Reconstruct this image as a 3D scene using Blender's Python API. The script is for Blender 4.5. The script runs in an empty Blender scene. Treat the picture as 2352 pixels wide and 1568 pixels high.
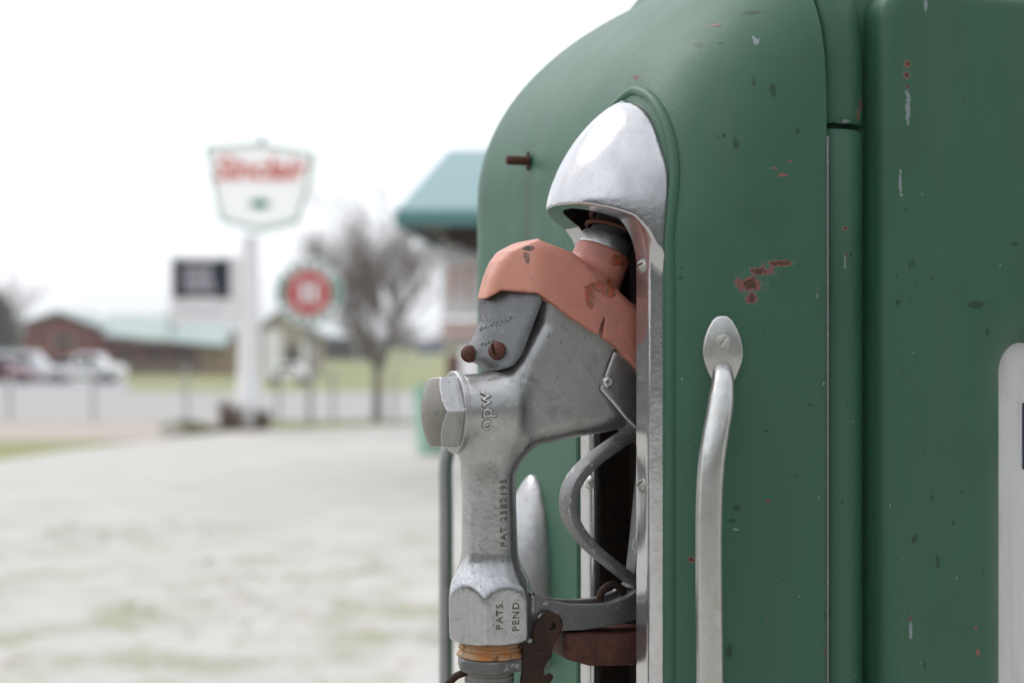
import bpy, bmesh, math, random
import numpy as np
from mathutils import Vector, Matrix
from mathutils.bvhtree import BVHTree

random.seed(7)
RNG = np.random.default_rng(7)
sc = bpy.context.scene
COL = sc.collection
R = math.radians

# ------------------------------------------------------------------ camera
F = 50.0 / 36.0 * 2352.0            # focal length in reference pixels (2352 wide)
CAMH = 1.5
cam_d = bpy.data.cameras.new("camera")
cam = bpy.data.objects.new("camera", cam_d)
COL.objects.link(cam)
cam.location = (0, 0, CAMH)
cam.rotation_euler = (R(90), 0, 0)
cam_d.lens = 50
cam_d.sensor_width = 36
cam_d.clip_start = 0.02
cam_d.clip_end = 3000
cam_d.dof.use_dof = True
cam_d.dof.focus_distance = 0.765
cam_d.dof.aperture_fstop = 5.6
cam_d.dof.aperture_blades = 0
sc.camera = cam

# ------------------------------------------------------------------ sky, sun, exposure
SUN_EL, SUN_AZ = R(50), R(-52)       # high soft sun behind thin cloud, ahead of the camera to the left
w = bpy.data.worlds.new("World")
sc.world = w
w.use_nodes = True
wn = w.node_tree
wn.nodes.clear()
def wnode(t): return wn.nodes.new(t)
sky = wnode('ShaderNodeTexSky')
sky.sky_type = 'NISHITA'
sky.sun_disc = False
sky.sun_elevation = SUN_EL
sky.sun_rotation = SUN_AZ
sky.dust_density = 4
sky.air_density = 1
tc = wnode('ShaderNodeTexCoord')
mp = wnode('ShaderNodeMapping'); mp.inputs['Scale'].default_value = (1, 1, 3)
ns = wnode('ShaderNodeTexNoise'); ns.inputs['Scale'].default_value = 2.2; ns.inputs['Detail'].default_value = 5
cr = wnode('ShaderNodeValToRGB')
cr.color_ramp.elements[0].position = .3; cr.color_ramp.elements[0].color = (9.3, 9.55, 10.1, 1)
cr.color_ramp.elements[1].position = .7; cr.color_ramp.elements[1].color = (13.0, 13.3, 13.8, 1)
mx = wnode('ShaderNodeMix'); mx.data_type = 'RGBA'; mx.inputs[0].default_value = .88
bg = wnode('ShaderNodeBackground'); bg.inputs['Strength'].default_value = .1
wo = wnode('ShaderNodeOutputWorld')
wn.links.new(tc.outputs['Generated'], mp.inputs['Vector'])
wn.links.new(mp.outputs['Vector'], ns.inputs['Vector'])
wn.links.new(ns.outputs['Fac'], cr.inputs['Fac'])
wn.links.new(sky.outputs['Color'], mx.inputs[6])
# the cloud deck is thinner (brighter) on the sun's side, heavier behind the camera
sep = wnode('ShaderNodeSeparateXYZ'); wn.links.new(tc.outputs['Generated'], sep.inputs[0])
dt = wnode('ShaderNodeVectorMath'); dt.operation = 'DOT_PRODUCT'; dt.inputs[1].default_value = (-.55, .70, .35)
wn.links.new(tc.outputs['Generated'], dt.inputs[0])
gr = wnode('ShaderNodeMapRange'); gr.interpolation_type = 'SMOOTHSTEP'; gr.inputs['From Min'].default_value = -.75; gr.inputs['From Max'].default_value = .35
gr.inputs['To Min'].default_value = .55; gr.inputs['To Max'].default_value = 1.14
wn.links.new(dt.outputs['Value'], gr.inputs['Value'])
sm = wnode('ShaderNodeVectorMath'); sm.operation = 'SCALE'
wn.links.new(cr.outputs['Color'], sm.inputs[0]); wn.links.new(gr.outputs[0], sm.inputs['Scale'])
hz_ = wnode('ShaderNodeMapRange'); hz_.inputs['From Min'].default_value = 0; hz_.inputs['From Max'].default_value = .30
hz_.inputs['To Min'].default_value = .76; hz_.inputs['To Max'].default_value = 1.0        # duller cloud low on the horizon
wn.links.new(sep.outputs['Z'], hz_.inputs['Value'])
sm2 = wnode('ShaderNodeVectorMath'); sm2.operation = 'SCALE'
wn.links.new(sm.outputs[0], sm2.inputs[0]); wn.links.new(hz_.outputs[0], sm2.inputs['Scale'])
wn.links.new(sm2.outputs[0], mx.inputs[7])
wn.links.new(mx.outputs[2], bg.inputs['Color'])
wn.links.new(bg.outputs['Background'], wo.inputs['Surface'])

sun_d = bpy.data.lights.new("sun", 'SUN')
sun_d.energy = 1.0
sun_d.angle = R(28)
sun_d.color = (1, .98, .95)
sun = bpy.data.objects.new("sun", sun_d)
COL.objects.link(sun)
# light travels from the sun towards the scene
sdir = Vector((math.sin(SUN_AZ) * math.cos(SUN_EL), math.cos(SUN_AZ) * math.cos(SUN_EL), math.sin(SUN_EL)))
sun.rotation_euler = (-sdir).to_track_quat('-Z', 'Y').to_euler()
sun.location = (0, 0, 30)

sc.view_settings.view_transform = 'Standard'
sc.view_settings.look = 'None'
sc.view_settings.exposure = 0.38
sc.view_settings.gamma = 1
sc.cycles.use_denoising = True
sc.cycles.max_bounces = 8

# ------------------------------------------------------------------ pump frame <-> picture
AL = R(21)
CA, SA = math.cos(AL), math.sin(AL)
OX, OY = .061, .80                   # frame origin: middle of the nozzle mouth on the pump's end
CX = -(OX * CA + OY * SA); CY = OX * SA - OY * CA     # camera in the pump frame
def ray(u, v):
    du = (u - 1176) / F
    return du * CA + SA, -du * SA + CA, (784 - v) / F
def L(u, v, y=0.0):                   # -> (x, z) on the plane y
    ex, ey, ez = ray(u, v); t = (y - CY) / ey
    return CX + t * ex, t * ez
def Lx(u, v, x=0.0):                  # -> (y, z) on the plane x
    ex, ey, ez = ray(u, v); t = (x - CX) / ex
    return CY + t * ey, t * ez
def LP(pts, y=0.0): return [L(u, v, y) for u, v in pts]

# ------------------------------------------------------------------ object helpers
BASE = {}
def thing(name, label, cat, loc=(0, 0, 0), group=None, frame=False):
    """Empty at the thing's base. frame=True: loc is in the pump frame."""
    o = bpy.data.objects.new(name, None); COL.objects.link(o)
    o.empty_display_size = .1
    if frame:
        x, y, z = loc
        o.location = (OX + x * CA - y * SA, OY + x * SA + y * CA, CAMH + z)
        o.rotation_euler = (0, 0, AL)
    else:
        o.location = loc
    BASE[o.name] = Vector(loc)
    o['label'] = label; o['category'] = cat
    if group: o['group'] = group
    return o
def mesh_obj(name, verts, faces, mat, parent=None, smooth=40, label=None):
    me = bpy.data.meshes.new(name)
    me.from_pydata([tuple(map(float, v)) for v in verts], [], [tuple(f) for f in faces])
    me.validate()
    o = bpy.data.objects.new(name, me); COL.objects.link(o)
    if mat: me.materials.append(mat)
    if smooth:
        me.polygons.foreach_set('use_smooth', [True] * len(me.polygons))
        if smooth < 180: me.set_sharp_from_angle(angle=R(smooth))
    if parent is not None:
        o.parent = parent
        if parent.name in BASE: o.location = -BASE[parent.name]
    if label: o['label'] = label
    return o
def struct(o):
    o['kind'] = 'structure'; return o

class MB:
    def __init__(s): s.v = []; s.f = []
    def add(s, vs, fs):
        b = len(s.v); s.v += [tuple(v) for v in vs]; s.f += [tuple(i + b for i in f) for f in fs]; return s
    def box(s, x0, x1, y0, y1, z0, z1):
        return s.add([(x0,y0,z0),(x1,y0,z0),(x1,y1,z0),(x0,y1,z0),(x0,y0,z1),(x1,y0,z1),(x1,y1,z1),(x0,y1,z1)],
            [(0,3,2,1),(4,5,6,7),(0,1,5,4),(1,2,6,5),(2,3,7,6),(3,0,4,7)])
    def prism(s, P, y0, y1):          # polygon in xz, extruded along y
        n = len(P)
        a = sum(P[i][0]*P[(i+1)%n][1]-P[(i+1)%n][0]*P[i][1] for i in range(n))
        if a < 0: P = P[::-1]
        vs = [(x,y0,z) for x,z in P] + [(x,y1,z) for x,z in P]
        fs = [tuple(range(n)), tuple(range(2*n-1,n-1,-1))] + [((i+1)%n, i, n+i, n+(i+1)%n) for i in range(n)]
        return s.add(vs, fs)
    def tube(s, path, rad, n=10, caps=True, flat=None, up=(0,0,1)):
        P = [Vector(p) for p in path]; m = len(P)
        if not hasattr(rad, '__len__'): rad = [rad]*m
        vs = []; prev = None
        for i, p in enumerate(P):
            t = (P[min(i+1,m-1)] - P[max(i-1,0)]).normalized()
            if prev is None:
                a = Vector(up)
                if abs(t.dot(a)) > .95: a = Vector((0,1,0)) if abs(t.y) < .9 else Vector((1,0,0))
                nrm = (a - t*a.dot(t)).normalized()
            else:
                nrm = prev - t*prev.dot(t); nrm.normalize()
            prev = nrm; bn = t.cross(nrm)
            for k in range(n):
                q = 2*math.pi*k/n
                ra, rb = (rad[i], rad[i]) if flat is None else (rad[i]*flat[0], rad[i]*flat[1])
                vs.append(p + nrm*math.cos(q)*ra + bn*math.sin(q)*rb)
        fs = [(i*n+k, i*n+(k+1)%n, (i+1)*n+(k+1)%n, (i+1)*n+k) for i in range(m-1) for k in range(n)]
        if caps: fs += [tuple(range(n-1,-1,-1)), tuple(range((m-1)*n, m*n))]
        return s.add(vs, fs)
    def lathe(s, prof, origin=(0,0,0), axis=(0,0,1), n=24, caps=True):   # prof: (r, h)
        a = Vector(axis).normalized(); o = Vector(origin)
        x = a.orthogonal().normalized(); y = a.cross(x)
        vs = [o + a*h + (x*math.cos(2*math.pi*k/n) + y*math.sin(2*math.pi*k/n))*r for r, h in prof for k in range(n)]
        m = len(prof)
        fs = [(i*n+k, i*n+(k+1)%n, (i+1)*n+(k+1)%n, (i+1)*n+k) for i in range(m-1) for k in range(n)]
        if caps: fs += [tuple(range(n-1,-1,-1)), tuple(range((m-1)*n, m*n))]
        return s.add(vs, fs)
    def strip(s, path, hw, th, yc=0.0, r=.0012):   # rectangular bar along a path of (x, z), width along y
        P = [Vector((x, z)) for x, z in path]; m = len(P)
        sec = []
        for sx, sy in ((1,1),(-1,1),(-1,-1),(1,-1)):
            for k in range(4):
                q = {(1,1):0,(-1,1):90,(-1,-1):180,(1,-1):270}[(sx,sy)] + k*30
                sec.append((sx*(th/2-r)+r*math.cos(R(q)), sy*(hw-r)+r*math.sin(R(q))))
        n = len(sec); vs = []
        for i, p in enumerate(P):
            t = (P[min(i+1,m-1)]-P[max(i-1,0)]).normalized(); nn = Vector((-t.y, t.x))
            for a, b in sec: vs.append((p.x+nn.x*a, yc+b, p.y+nn.y*a))
        fs = [(i*n+k, i*n+(k+1)%n, (i+1)*n+(k+1)%n, (i+1)*n+k) for i in range(m-1) for k in range(n)]
        fs += [tuple(range(n-1,-1,-1)), tuple(range((m-1)*n, m*n))]
        return s.add(vs, fs)
    def build(s, name, mat, parent=None, smooth=40, label=None):
        me_o = mesh_obj(name, s.v, s.f, mat, parent, smooth, label)
        bm = bmesh.new(); bm.from_mesh(me_o.data); bmesh.ops.recalc_face_normals(bm, faces=bm.faces)
        bm.to_mesh(me_o.data); bm.free()
        return me_o

def spline(pts, n=8):
    """Catmull-Rom through points of any dimension."""
    P = [np.array(p, float) for p in pts]; P = [2*P[0]-P[1]] + P + [2*P[-1]-P[-2]]
    out = []
    for i in range(1, len(P)-2):
        for k in range(n):
            t = k/n; a, b, c, d = P[i-1], P[i], P[i+1], P[i+2]
            out.append(.5*(2*b+(c-a)*t+(2*a-5*b+4*c-d)*t*t+(3*b-a-3*c+d)*t**3))
    out.append(P[-2]); return [tuple(o) for o in out]

# ------------------------------------------------------------------ distance fields -> meshes
def poly2(P, X, Z):
    P = np.array(P, np.float32); d = None; s = None; n = len(P)
    for i in range(n):
        ax, az = P[i]; bx, bz = P[i-1]
        ex, ez = bx-ax, bz-az; wx, wz = X-ax, Z-az
        h = np.clip((wx*ex+wz*ez)/(ex*ex+ez*ez+1e-12), 0, 1)
        q = (wx-ex*h)**2+(wz-ez*h)**2
        d = q if d is None else np.minimum(d, q)
        c1 = wz >= 0; c2 = Z < bz; c3 = ex*wz > ez*wx
        fl = (c1 & c2 & c3) | (~c1 & ~c2 & ~c3)
        s = fl if s is None else s ^ fl
    d = np.sqrt(d); return np.where(s, -d, d)
def extr(d2, Y, y0, h, r):
    a = d2 + r; b = np.abs(Y-y0)-h+r
    return np.minimum(np.maximum(a, b), 0)+np.sqrt(np.maximum(a, 0)**2+np.maximum(b, 0)**2)-r
def smin(a, b, k):
    h = np.clip(.5+.5*(b-a)/k, 0, 1); return b*(1-h)+a*h-k*h*(1-h)
def cylf(X, Y, Z, p, q, r, rr=.0):
    p = np.array(p); q = np.array(q); ax = q-p; ln = np.linalg.norm(ax); ax = ax/ln
    t = (X-p[0])*ax[0]+(Y-p[1])*ax[1]+(Z-p[2])*ax[2]
    rho = np.sqrt(np.maximum((X-p[0])**2+(Y-p[1])**2+(Z-p[2])**2-t*t, 0))
    a = rho-r+rr; b = np.abs(t-ln/2)-ln/2+rr
    return np.minimum(np.maximum(a, b), 0)+np.sqrt(np.maximum(a, 0)**2+np.maximum(b, 0)**2)-rr
def nets(fn, lo, hi, h):
    g = [np.arange(lo[i], hi[i]+h, h).astype(np.float32) for i in range(3)]
    S = tuple(len(a) for a in g)
    Fv = np.broadcast_to(fn(g[0][:,None,None], g[1][None,:,None], g[2][None,None,:]), S).astype(np.float32)
    s = Fv < 0
    C = tuple(n-1 for n in S)
    cnt = np.zeros(C, np.float32); pos = np.zeros(C+(3,), np.float32); quads = []
    cross = []
    for a in range(3):
        o1, o2 = (a+1) % 3, (a+2) % 3
        sl0 = [slice(None)]*3; sl1 = [slice(None)]*3; sl0[a] = slice(0, -1); sl1[a] = slice(1, None)
        F0, F1 = Fv[tuple(sl0)], Fv[tuple(sl1)]
        m = s[tuple(sl0)] != s[tuple(sl1)]
        t = np.where(m, F0/np.where(m, F0-F1, 1), 0)
        cross.append((a, o1, o2, m, s[tuple(sl0)]))
        for p in (0, 1):
            for q in (0, 1):
                sl = [slice(None)]*3
                sl[o1] = slice(p, p+S[o1]-1); sl[o2] = slice(q, q+S[o2]-1)
                mm = m[tuple(sl)]; cnt += mm
                pos[..., a] += np.where(mm, t[tuple(sl)], 0)
                pos[..., o1] += mm*p; pos[..., o2] += mm*q
    act = cnt > 0
    idx = np.full(C, -1, np.int64); idx[act] = np.arange(act.sum())
    cell = np.argwhere(act)
    V = (cell + pos[act]/cnt[act][:,None])*h + np.array([g[0][0], g[1][0], g[2][0]])
    for a, o1, o2, m, s0 in cross:
        e = np.argwhere(m)
        e = e[(e[:,o1] > 0) & (e[:,o1] < S[o1]-1) & (e[:,o2] > 0) & (e[:,o2] < S[o2]-1)]
        ins = s0[tuple(e.T)]
        def ci(d1, d2):
            c = e.copy(); c[:,o1] -= d1; c[:,o2] -= d2; return idx[tuple(c.T)]
        Q = np.stack([ci(1,1), ci(0,1), ci(0,0), ci(1,0)], 1)
        Q[~ins] = Q[~ins][:, ::-1]; quads.append(Q)
    return V, np.concatenate(quads)
def nets_obj(name, fn, lo, hi, h, mat, parent, smooth=180, relax=1, label=None):
    V, Q = nets(fn, lo, hi, h)
    for _ in range(relax):            # light averaging along the quads
        acc = np.zeros_like(V); c = np.zeros(len(V))
        for i in range(4):
            np.add.at(acc, Q[:,i], V[Q[:,(i+1)%4]]+V[Q[:,(i+3)%4]]); np.add.at(c, Q[:,i], 2)
        V = V*.5 + .5*acc/np.maximum(c, 1)[:,None]
    return mesh_obj(name, V.tolist(), Q.tolist(), mat, parent, smooth, label)

# ------------------------------------------------------------------ material helpers
class NT:
    def __init__(s, name):
        s.m = bpy.data.materials.new(name); s.m.use_nodes = True; s.t = s.m.node_tree; s.t.nodes.clear()
        s.out = s.t.nodes.new('ShaderNodeOutputMaterial'); s.b = s.t.nodes.new('ShaderNodeBsdfPrincipled')
        s.t.links.new(s.b.outputs[0], s.out.inputs[0])
        s.tc = s.t.nodes.new('ShaderNodeTexCoord'); s.P = s.tc.outputs['Object']
    def set(s, sock, v):
        if hasattr(v, 'is_output'): s.t.links.new(v, sock)
        elif v is not None:
            if hasattr(sock.default_value, '__len__') and hasattr(v, '__len__') and len(v) == 3 and len(sock.default_value) == 4: v = tuple(v)+(1,)
            sock.default_value = v
    def n(s, typ, ins=None, **pr):
        d = s.t.nodes.new(typ)
        for k, v in pr.items(): setattr(d, k, v)
        for k, v in (ins or {}).items(): s.set(d.inputs[k], v)
        return d
    def noise(s, scale, detail=4, rough=.55, vec=None, dist=0.0):
        return s.n('ShaderNodeTexNoise', {'Vector': vec or s.P, 'Scale': scale, 'Detail': detail, 'Roughness': rough, 'Distortion': dist}).outputs['Fac']
    def stretch(s, sx, sy, sz): return s.n('ShaderNodeMapping', {'Vector': s.P, 'Scale': (sx, sy, sz)}).outputs[0]
    def mth(s, op, a, b=None, c=None, clamp=False):
        d = s.n('ShaderNodeMath', {0: a}, operation=op, use_clamp=clamp)
        if b is not None: s.set(d.inputs[1], b)
        if c is not None: s.set(d.inputs[2], c)
        return d.outputs[0]
    def step(s, x, lo, hi):
        return s.n('ShaderNodeMapRange', {'Value': x, 'From Min': lo, 'From Max': hi, 'To Min': 0., 'To Max': 1.}, clamp=True).outputs[0]
    def mix(s, f, a, b, mode='MIX'):
        d = s.n('ShaderNodeMix', data_type='RGBA', blend_type=mode)
        s.set(d.inputs[0], f); s.set(d.inputs[6], a); s.set(d.inputs[7], b); return d.outputs[2]
    def mixf(s, f, a, b):
        return s.n('ShaderNodeMapRange', {'Value': f, 'To Min': a, 'To Max': b}, clamp=True).outputs[0]
    def xyz(s):
        d = s.n('ShaderNodeSeparateXYZ', {0: s.P}); return d.outputs
    def bump(s, h, st, dist, nrm=None):
        d = s.n('ShaderNodeBump', {'Height': h, 'Strength': st, 'Distance': dist})
        if nrm: s.set(d.inputs['Normal'], nrm)
        return d.outputs[0]
    def fin(s, col=None, rough=None, metal=None, nrm=None, spec=None):
        if col is not None: s.set(s.b.inputs['Base Color'], col)
        if rough is not None: s.set(s.b.inputs['Roughness'], rough)
        if metal is not None: s.set(s.b.inputs['Metallic'], metal)
        if nrm is not None: s.set(s.b.inputs['Normal'], nrm)
        if spec is not None: s.set(s.b.inputs['Specular IOR Level'], spec)
        return s.m

def simple(name, col, rough=.6, metal=0., var=.12, scale=3., bump=0.):
    k = NT(name); f = k.noise(scale, 5)
    c = k.mix(f, tuple(x*(1-var) for x in col), tuple(min(1, x*(1+var)) for x in col))
    nrm = k.bump(k.noise(scale*8, 5), bump, .01) if bump else None
    return k.fin(c, rough, metal, nrm)

def paint(name, chips=(), seam=False):
    """old green enamel; chips: (x, z, rx, rz, kind) in pump coordinates, kind 0 rust in primer, 1 pale scrape, 2 primer only"""
    k = NT(name); X, Y, Z = k.xyz()
    base = k.mix(k.noise(5, 5), (.0245, .092, .051), (.0345, .116, .066))
    st = k.noise(1, 5, .6, k.stretch(38, 38, 3))
    base = k.mix(k.mth('MULTIPLY', k.step(st, .5, .78), .20), base, (.085, .135, .115))          # chalky runs
    base = k.mix(k.mth('MULTIPLY', k.step(k.noise(14, 4), .56, .72), .35), base, (.0155, .060, .036))
    sp = k.noise(1, 2, .5, k.stretch(150, 150, 80))
    base = k.mix(k.mth('MULTIPLY', k.step(sp, .73, .76), .8), base, (.008, .026, .016))       # dark flecks
    wp = k.noise(230, 2); base = k.mix(k.mth('MULTIPLY', k.step(wp, .765, .785), .7), base, (.28, .32, .30))
    cl = k.step(k.noise(3.2, 4, .6, None, .6), .35, .68)
    base = k.mix(k.mth('MULTIPLY', cl, .25), base, (.040, .090, .074))       # chalked areas
    rough = k.mixf(k.mth('MULTIPLY', k.mth('ADD', k.noise(30, 4), cl), .5), .42, .62)
    nz = k.noise(170, 6, .65); nz2 = k.noise(520, 4)
    near = k.step(Y, .04, -.0)
    chipm = None
    for c in [c for c in chips if c[4] == 3]:              # greasy smudges
        dx = k.mth('DIVIDE', k.mth('SUBTRACT', X, c[0]), c[2]); dz = k.mth('DIVIDE', k.mth('SUBTRACT', Z, c[1]), c[3])
        d = k.mth('ADD', k.mth('SQRT', k.mth('ADD', k.mth('MULTIPLY', dx, dx), k.mth('MULTIPLY', dz, dz))), k.mth('MULTIPLY', k.mth('SUBTRACT', nz, .5), 2.2))
        base = k.mix(k.mth('MULTIPLY', k.step(d, 1.1, .6), .75), base, (.007, .030, .018))
    for kind in (1, 2, 0):
        L_ = [c for c in chips if c[4] == kind]
        if not L_: continue
        D = None
        for (cx, cz, rx, rz, _) in L_:
            dx = k.mth('DIVIDE', k.mth('SUBTRACT', X, cx), rx); dz = k.mth('DIVIDE', k.mth('SUBTRACT', Z, cz), rz)
            d = k.mth('SQRT', k.mth('ADD', k.mth('MULTIPLY', dx, dx), k.mth('MULTIPLY', dz, dz)))
            D = d if D is None else k.mth('SMOOTH_MIN', D, d, .25)
        D = k.mth('ADD', D, k.mth('MULTIPLY', k.mth('SUBTRACT', nz, .5), 3.0))
        D = k.mth('ADD', D, k.mth('MULTIPLY', k.mth('SUBTRACT', nz2, .5), 1.6))
        if kind == 1:
            base = k.mix(k.mth('MULTIPLY', k.mth('MULTIPLY', k.step(D, 1.05, .75), .75), near), base, (.26, .29, .31))
        elif kind == 2:
            base = k.mix(k.mth('MULTIPLY', k.step(D, .62, .55), near), base, (.22, .085, .07))
        else:
            hal = k.mth('MULTIPLY', k.mth('MULTIPLY', k.step(D, 1.5, 1.), .4), near)
            base = k.mix(hal, base, (.12, .16, .145))
            m1 = k.mth('MULTIPLY', k.step(D, 1.02, .96), near)
            base = k.mix(m1, base, (.21, .085, .075)); chipm = m1
            base = k.mix(k.mth('MULTIPLY', k.step(D, .68, .55), near), base, k.mix(nz2, (.03, .016, .012), (.13, .06, .045)))
    if seam:
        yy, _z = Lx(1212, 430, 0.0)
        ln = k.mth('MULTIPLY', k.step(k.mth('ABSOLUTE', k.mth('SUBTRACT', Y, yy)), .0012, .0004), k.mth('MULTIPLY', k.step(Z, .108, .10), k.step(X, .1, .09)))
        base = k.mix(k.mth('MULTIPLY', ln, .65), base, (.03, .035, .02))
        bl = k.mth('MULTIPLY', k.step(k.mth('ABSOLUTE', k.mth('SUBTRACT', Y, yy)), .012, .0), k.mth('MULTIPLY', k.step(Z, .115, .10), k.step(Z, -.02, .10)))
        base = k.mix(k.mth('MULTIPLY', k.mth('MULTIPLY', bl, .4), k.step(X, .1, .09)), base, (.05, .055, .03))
    h = k.noise(360, 4, .65)
    nrm = k.bump(h, .26, .0007); nrm = k.bump(k.noise(7, 3), .40, .006, nrm)
    if chipm is not None: nrm = k.bump(k.mth('SUBTRACT', 1., chipm), .6, .0006, nrm)
    if chipm is not None: rough = k.mth('ADD', rough, k.mth('MULTIPLY', chipm, .35), clamp=True)
    return k.fin(base, rough, 0., nrm, .42)

def aluminium(name, lo, hi, r0, r1, pits=.3, grime=.25, brushed=None, metal=.9, white=0., dcol=(.14, .13, .115), zbright=None, zpol=None, bk=1., edge=True):
    k = NT(name)
    c = k.mix(k.noise(26, 6, .6), lo, hi)
    if zbright: c = k.mix(k.step(k.xyz()[2], .075, .01), c, zbright)  # lower flanges coloured lighter to make up for dark reflections
    pol = None
    if zpol: pol = k.step(k.xyz()[2], zpol[0], zpol[1]); c = k.mix(pol, c, k.mix(k.noise(1, 4, .6, k.stretch(420, 420, 20)), zpol[2], zpol[3]))
    c = k.mix(k.mth('MULTIPLY', k.step(k.noise(240, 4, .7), .5, .66), .35), c, lo)
    g = k.step(k.noise(55, 7, .7), .50, .72)
    c = k.mix(k.mth('MULTIPLY', g, grime), c, dcol)
    pt = k.step(k.noise(330, 3, .6), .66, .72)
    c = k.mix(k.mth('MULTIPLY', pt, pits), c, (.10, .095, .085))
    if white:
        wsp = k.mth('MULTIPLY', k.step(k.noise(210, 4, .7), .575, .64), k.step(k.noise(30, 3), .42, .58))
        c = k.mix(k.mth('MULTIPLY', wsp, white), c, (.75, .75, .74))
    pty = k.n('ShaderNodeNewGeometry').outputs['Pointiness']
    if edge: c = k.mix(k.mth('MULTIPLY', k.step(pty, .515, .56), .55), c, tuple(min(1., x*1.5) for x in hi))
    if edge: c = k.mix(k.mth('MULTIPLY', k.step(pty, .485, .44), .5), c, dcol)  # inward creases take the darker colour
    rough = k.mixf(k.noise(48, 6, .65), r0, r1)
    if pol is not None: rough = k.mth('SUBTRACT', rough, k.mth('MULTIPLY', pol, .10))
    nrm = k.bump(k.noise(420, 4, .7), .22*bk, .0010)
    nrm = k.bump(k.noise(70, 4), .20*bk, .0022, nrm)
    nrm = k.bump(pt, -.35*bk, .0005, nrm)
    if brushed: nrm = k.bump(k.noise(1, 4, .6, k.stretch(*brushed)), .22*bk, .0010, nrm)
    return k.fin(c, rough, metal, nrm)

def rust(name, c0=(.040, .018, .014), c1=(.185, .070, .048), c2=(.085, .038, .030)):
    k = NT(name); f = k.noise(120, 7, .7)
    c = k.mix(k.step(f, .3, .7), c0, c1); c = k.mix(k.step(k.noise(40, 4), .45, .65), c, c2)
    c = k.mix(k.mth('MULTIPLY', k.step(k.noise(300, 2), .74, .78), .8), c, (.4, .36, .28))
    nrm = k.bump(k.noise(350, 6, .7), .55, .0012)
    return k.fin(c, k.mixf(f, .6, .9), .1, nrm, .3)
# ---- palette
M_HOOD = aluminium('polished_aluminium', (.41, .41, .425), (.53, .53, .545), .12, .27, .25, .22, (300, 300, 40), .92, 0., (.19,.165,.14), (.62,.62,.64), None, .35, False)
M_TRIM = aluminium('dull_aluminium_trim', (.27, .27, .285), (.40, .40, .42), .30, .48, .25, .35, (500, 500, 20), .85, 0., (.14,.13,.115), None, None, .6, False)
M_CAST = aluminium('cast_aluminium', (.34, .34, .34), (.50, .50, .495), .24, .40, .65, .5, None, .85, .25, (.075, .07, .06), None, (-.060, -.085, (.38,.385,.395), (.56,.565,.58)), .65)
M_CASTB = aluminium('bright_cast_aluminium', (.33, .33, .335), (.48, .48, .485), .24, .42, .55, .4, (260, 260, 14), .88)
M_CASTD = aluminium('dark_cast_aluminium', (.12, .12, .125), (.21, .21, .215), .36, .55, .55, .45, None, .7, .5)
M_PLATE = aluminium('grey_cast_plate', (.10, .103, .108), (.17, .175, .18), .34, .52, .5, .5, None, .75, .12)
M_RUST = rust('rusted_steel')
M_RUSTD = rust('dark_rusted_steel', (.018, .012, .010), (.06, .030, .02), (.03, .018, .014))
M_HANDLE = aluminium('worn_chrome_handle', (.42, .42, .405), (.60, .60, .59), .22, .40, .2, .3, (340, 340, 18), .9, 0., (.25, .22, .15), None, None, .5, False)
M_LETTER = simple('letter_dirt_metal', (.125, .108, .085), .6, .5)  # brownish dirt in the cast letters
M_DARK = simple('black_recess', (.012, .012, .012), .9)

# ================================================================== GAS PUMP
YN, YB, RC = -.085, .310, .085       # near face, back face, vertical edge radius
def RYf(z):                            # the near edge: RC across, RY deep; the pad round the mouth makes it tight low down
    t = min(max((z-.045)/.155, 0), 1); return .031+.074*t*t*(3-2*t)
def xend(y, z):                        # x of the end surface at (y, z)
    x = 0. if z < Z0 else EA-EA*math.sqrt(max(1-((z-Z0)/EB)**2, 0))
    ry = RYf(z); yf = YN+ry
    if y < yf: x += RC*(1-math.sqrt(max(1-((yf-y)/ry)**2, 0)))
    return x
Z0, EA, EB, EK, XC = .102, .40, .205, .45, .36   # crown: start height, ellipse half axes, inset ratio, middle
SEAM = .080
def yface(x, z):
    """depth of the near front surface at (x, z)"""
    if x >= RC and z <= Z0: return YN
    if z <= Z0: e = min(x, RC)
    else:
        lo, hi = 0., RC
        g = lambda e: ((EA-x)/(EA-e))**2+((z-Z0)/(EB-EK*e))**2-1
        if g(RC) < 0: return YN
        if g(0) > 0: return YN+RYf(z)
        for _ in range(40):
            mid = (lo+hi)/2
            if g(mid) > 0: hi = mid
            else: lo = mid
        e = lo
    ry = RYf(z); return YN+ry-ry*math.sqrt(max(1-((RC-e)/RC)**2, 0))
def surf(u, v, y=-.07):
    for _ in range(12):
        x, z = L(u, v, y); y = yface(x, z)
    return x, y, z
def chip(u, v, ru, rv, kind, y=None):
    if y is None: x, y, z = surf(u, v)
    else: x, z = L(u, v, y)
    s = (y-CY)/F * 1.03
    return (x, z, ru*s*1.05, rv*s, kind)

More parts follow.
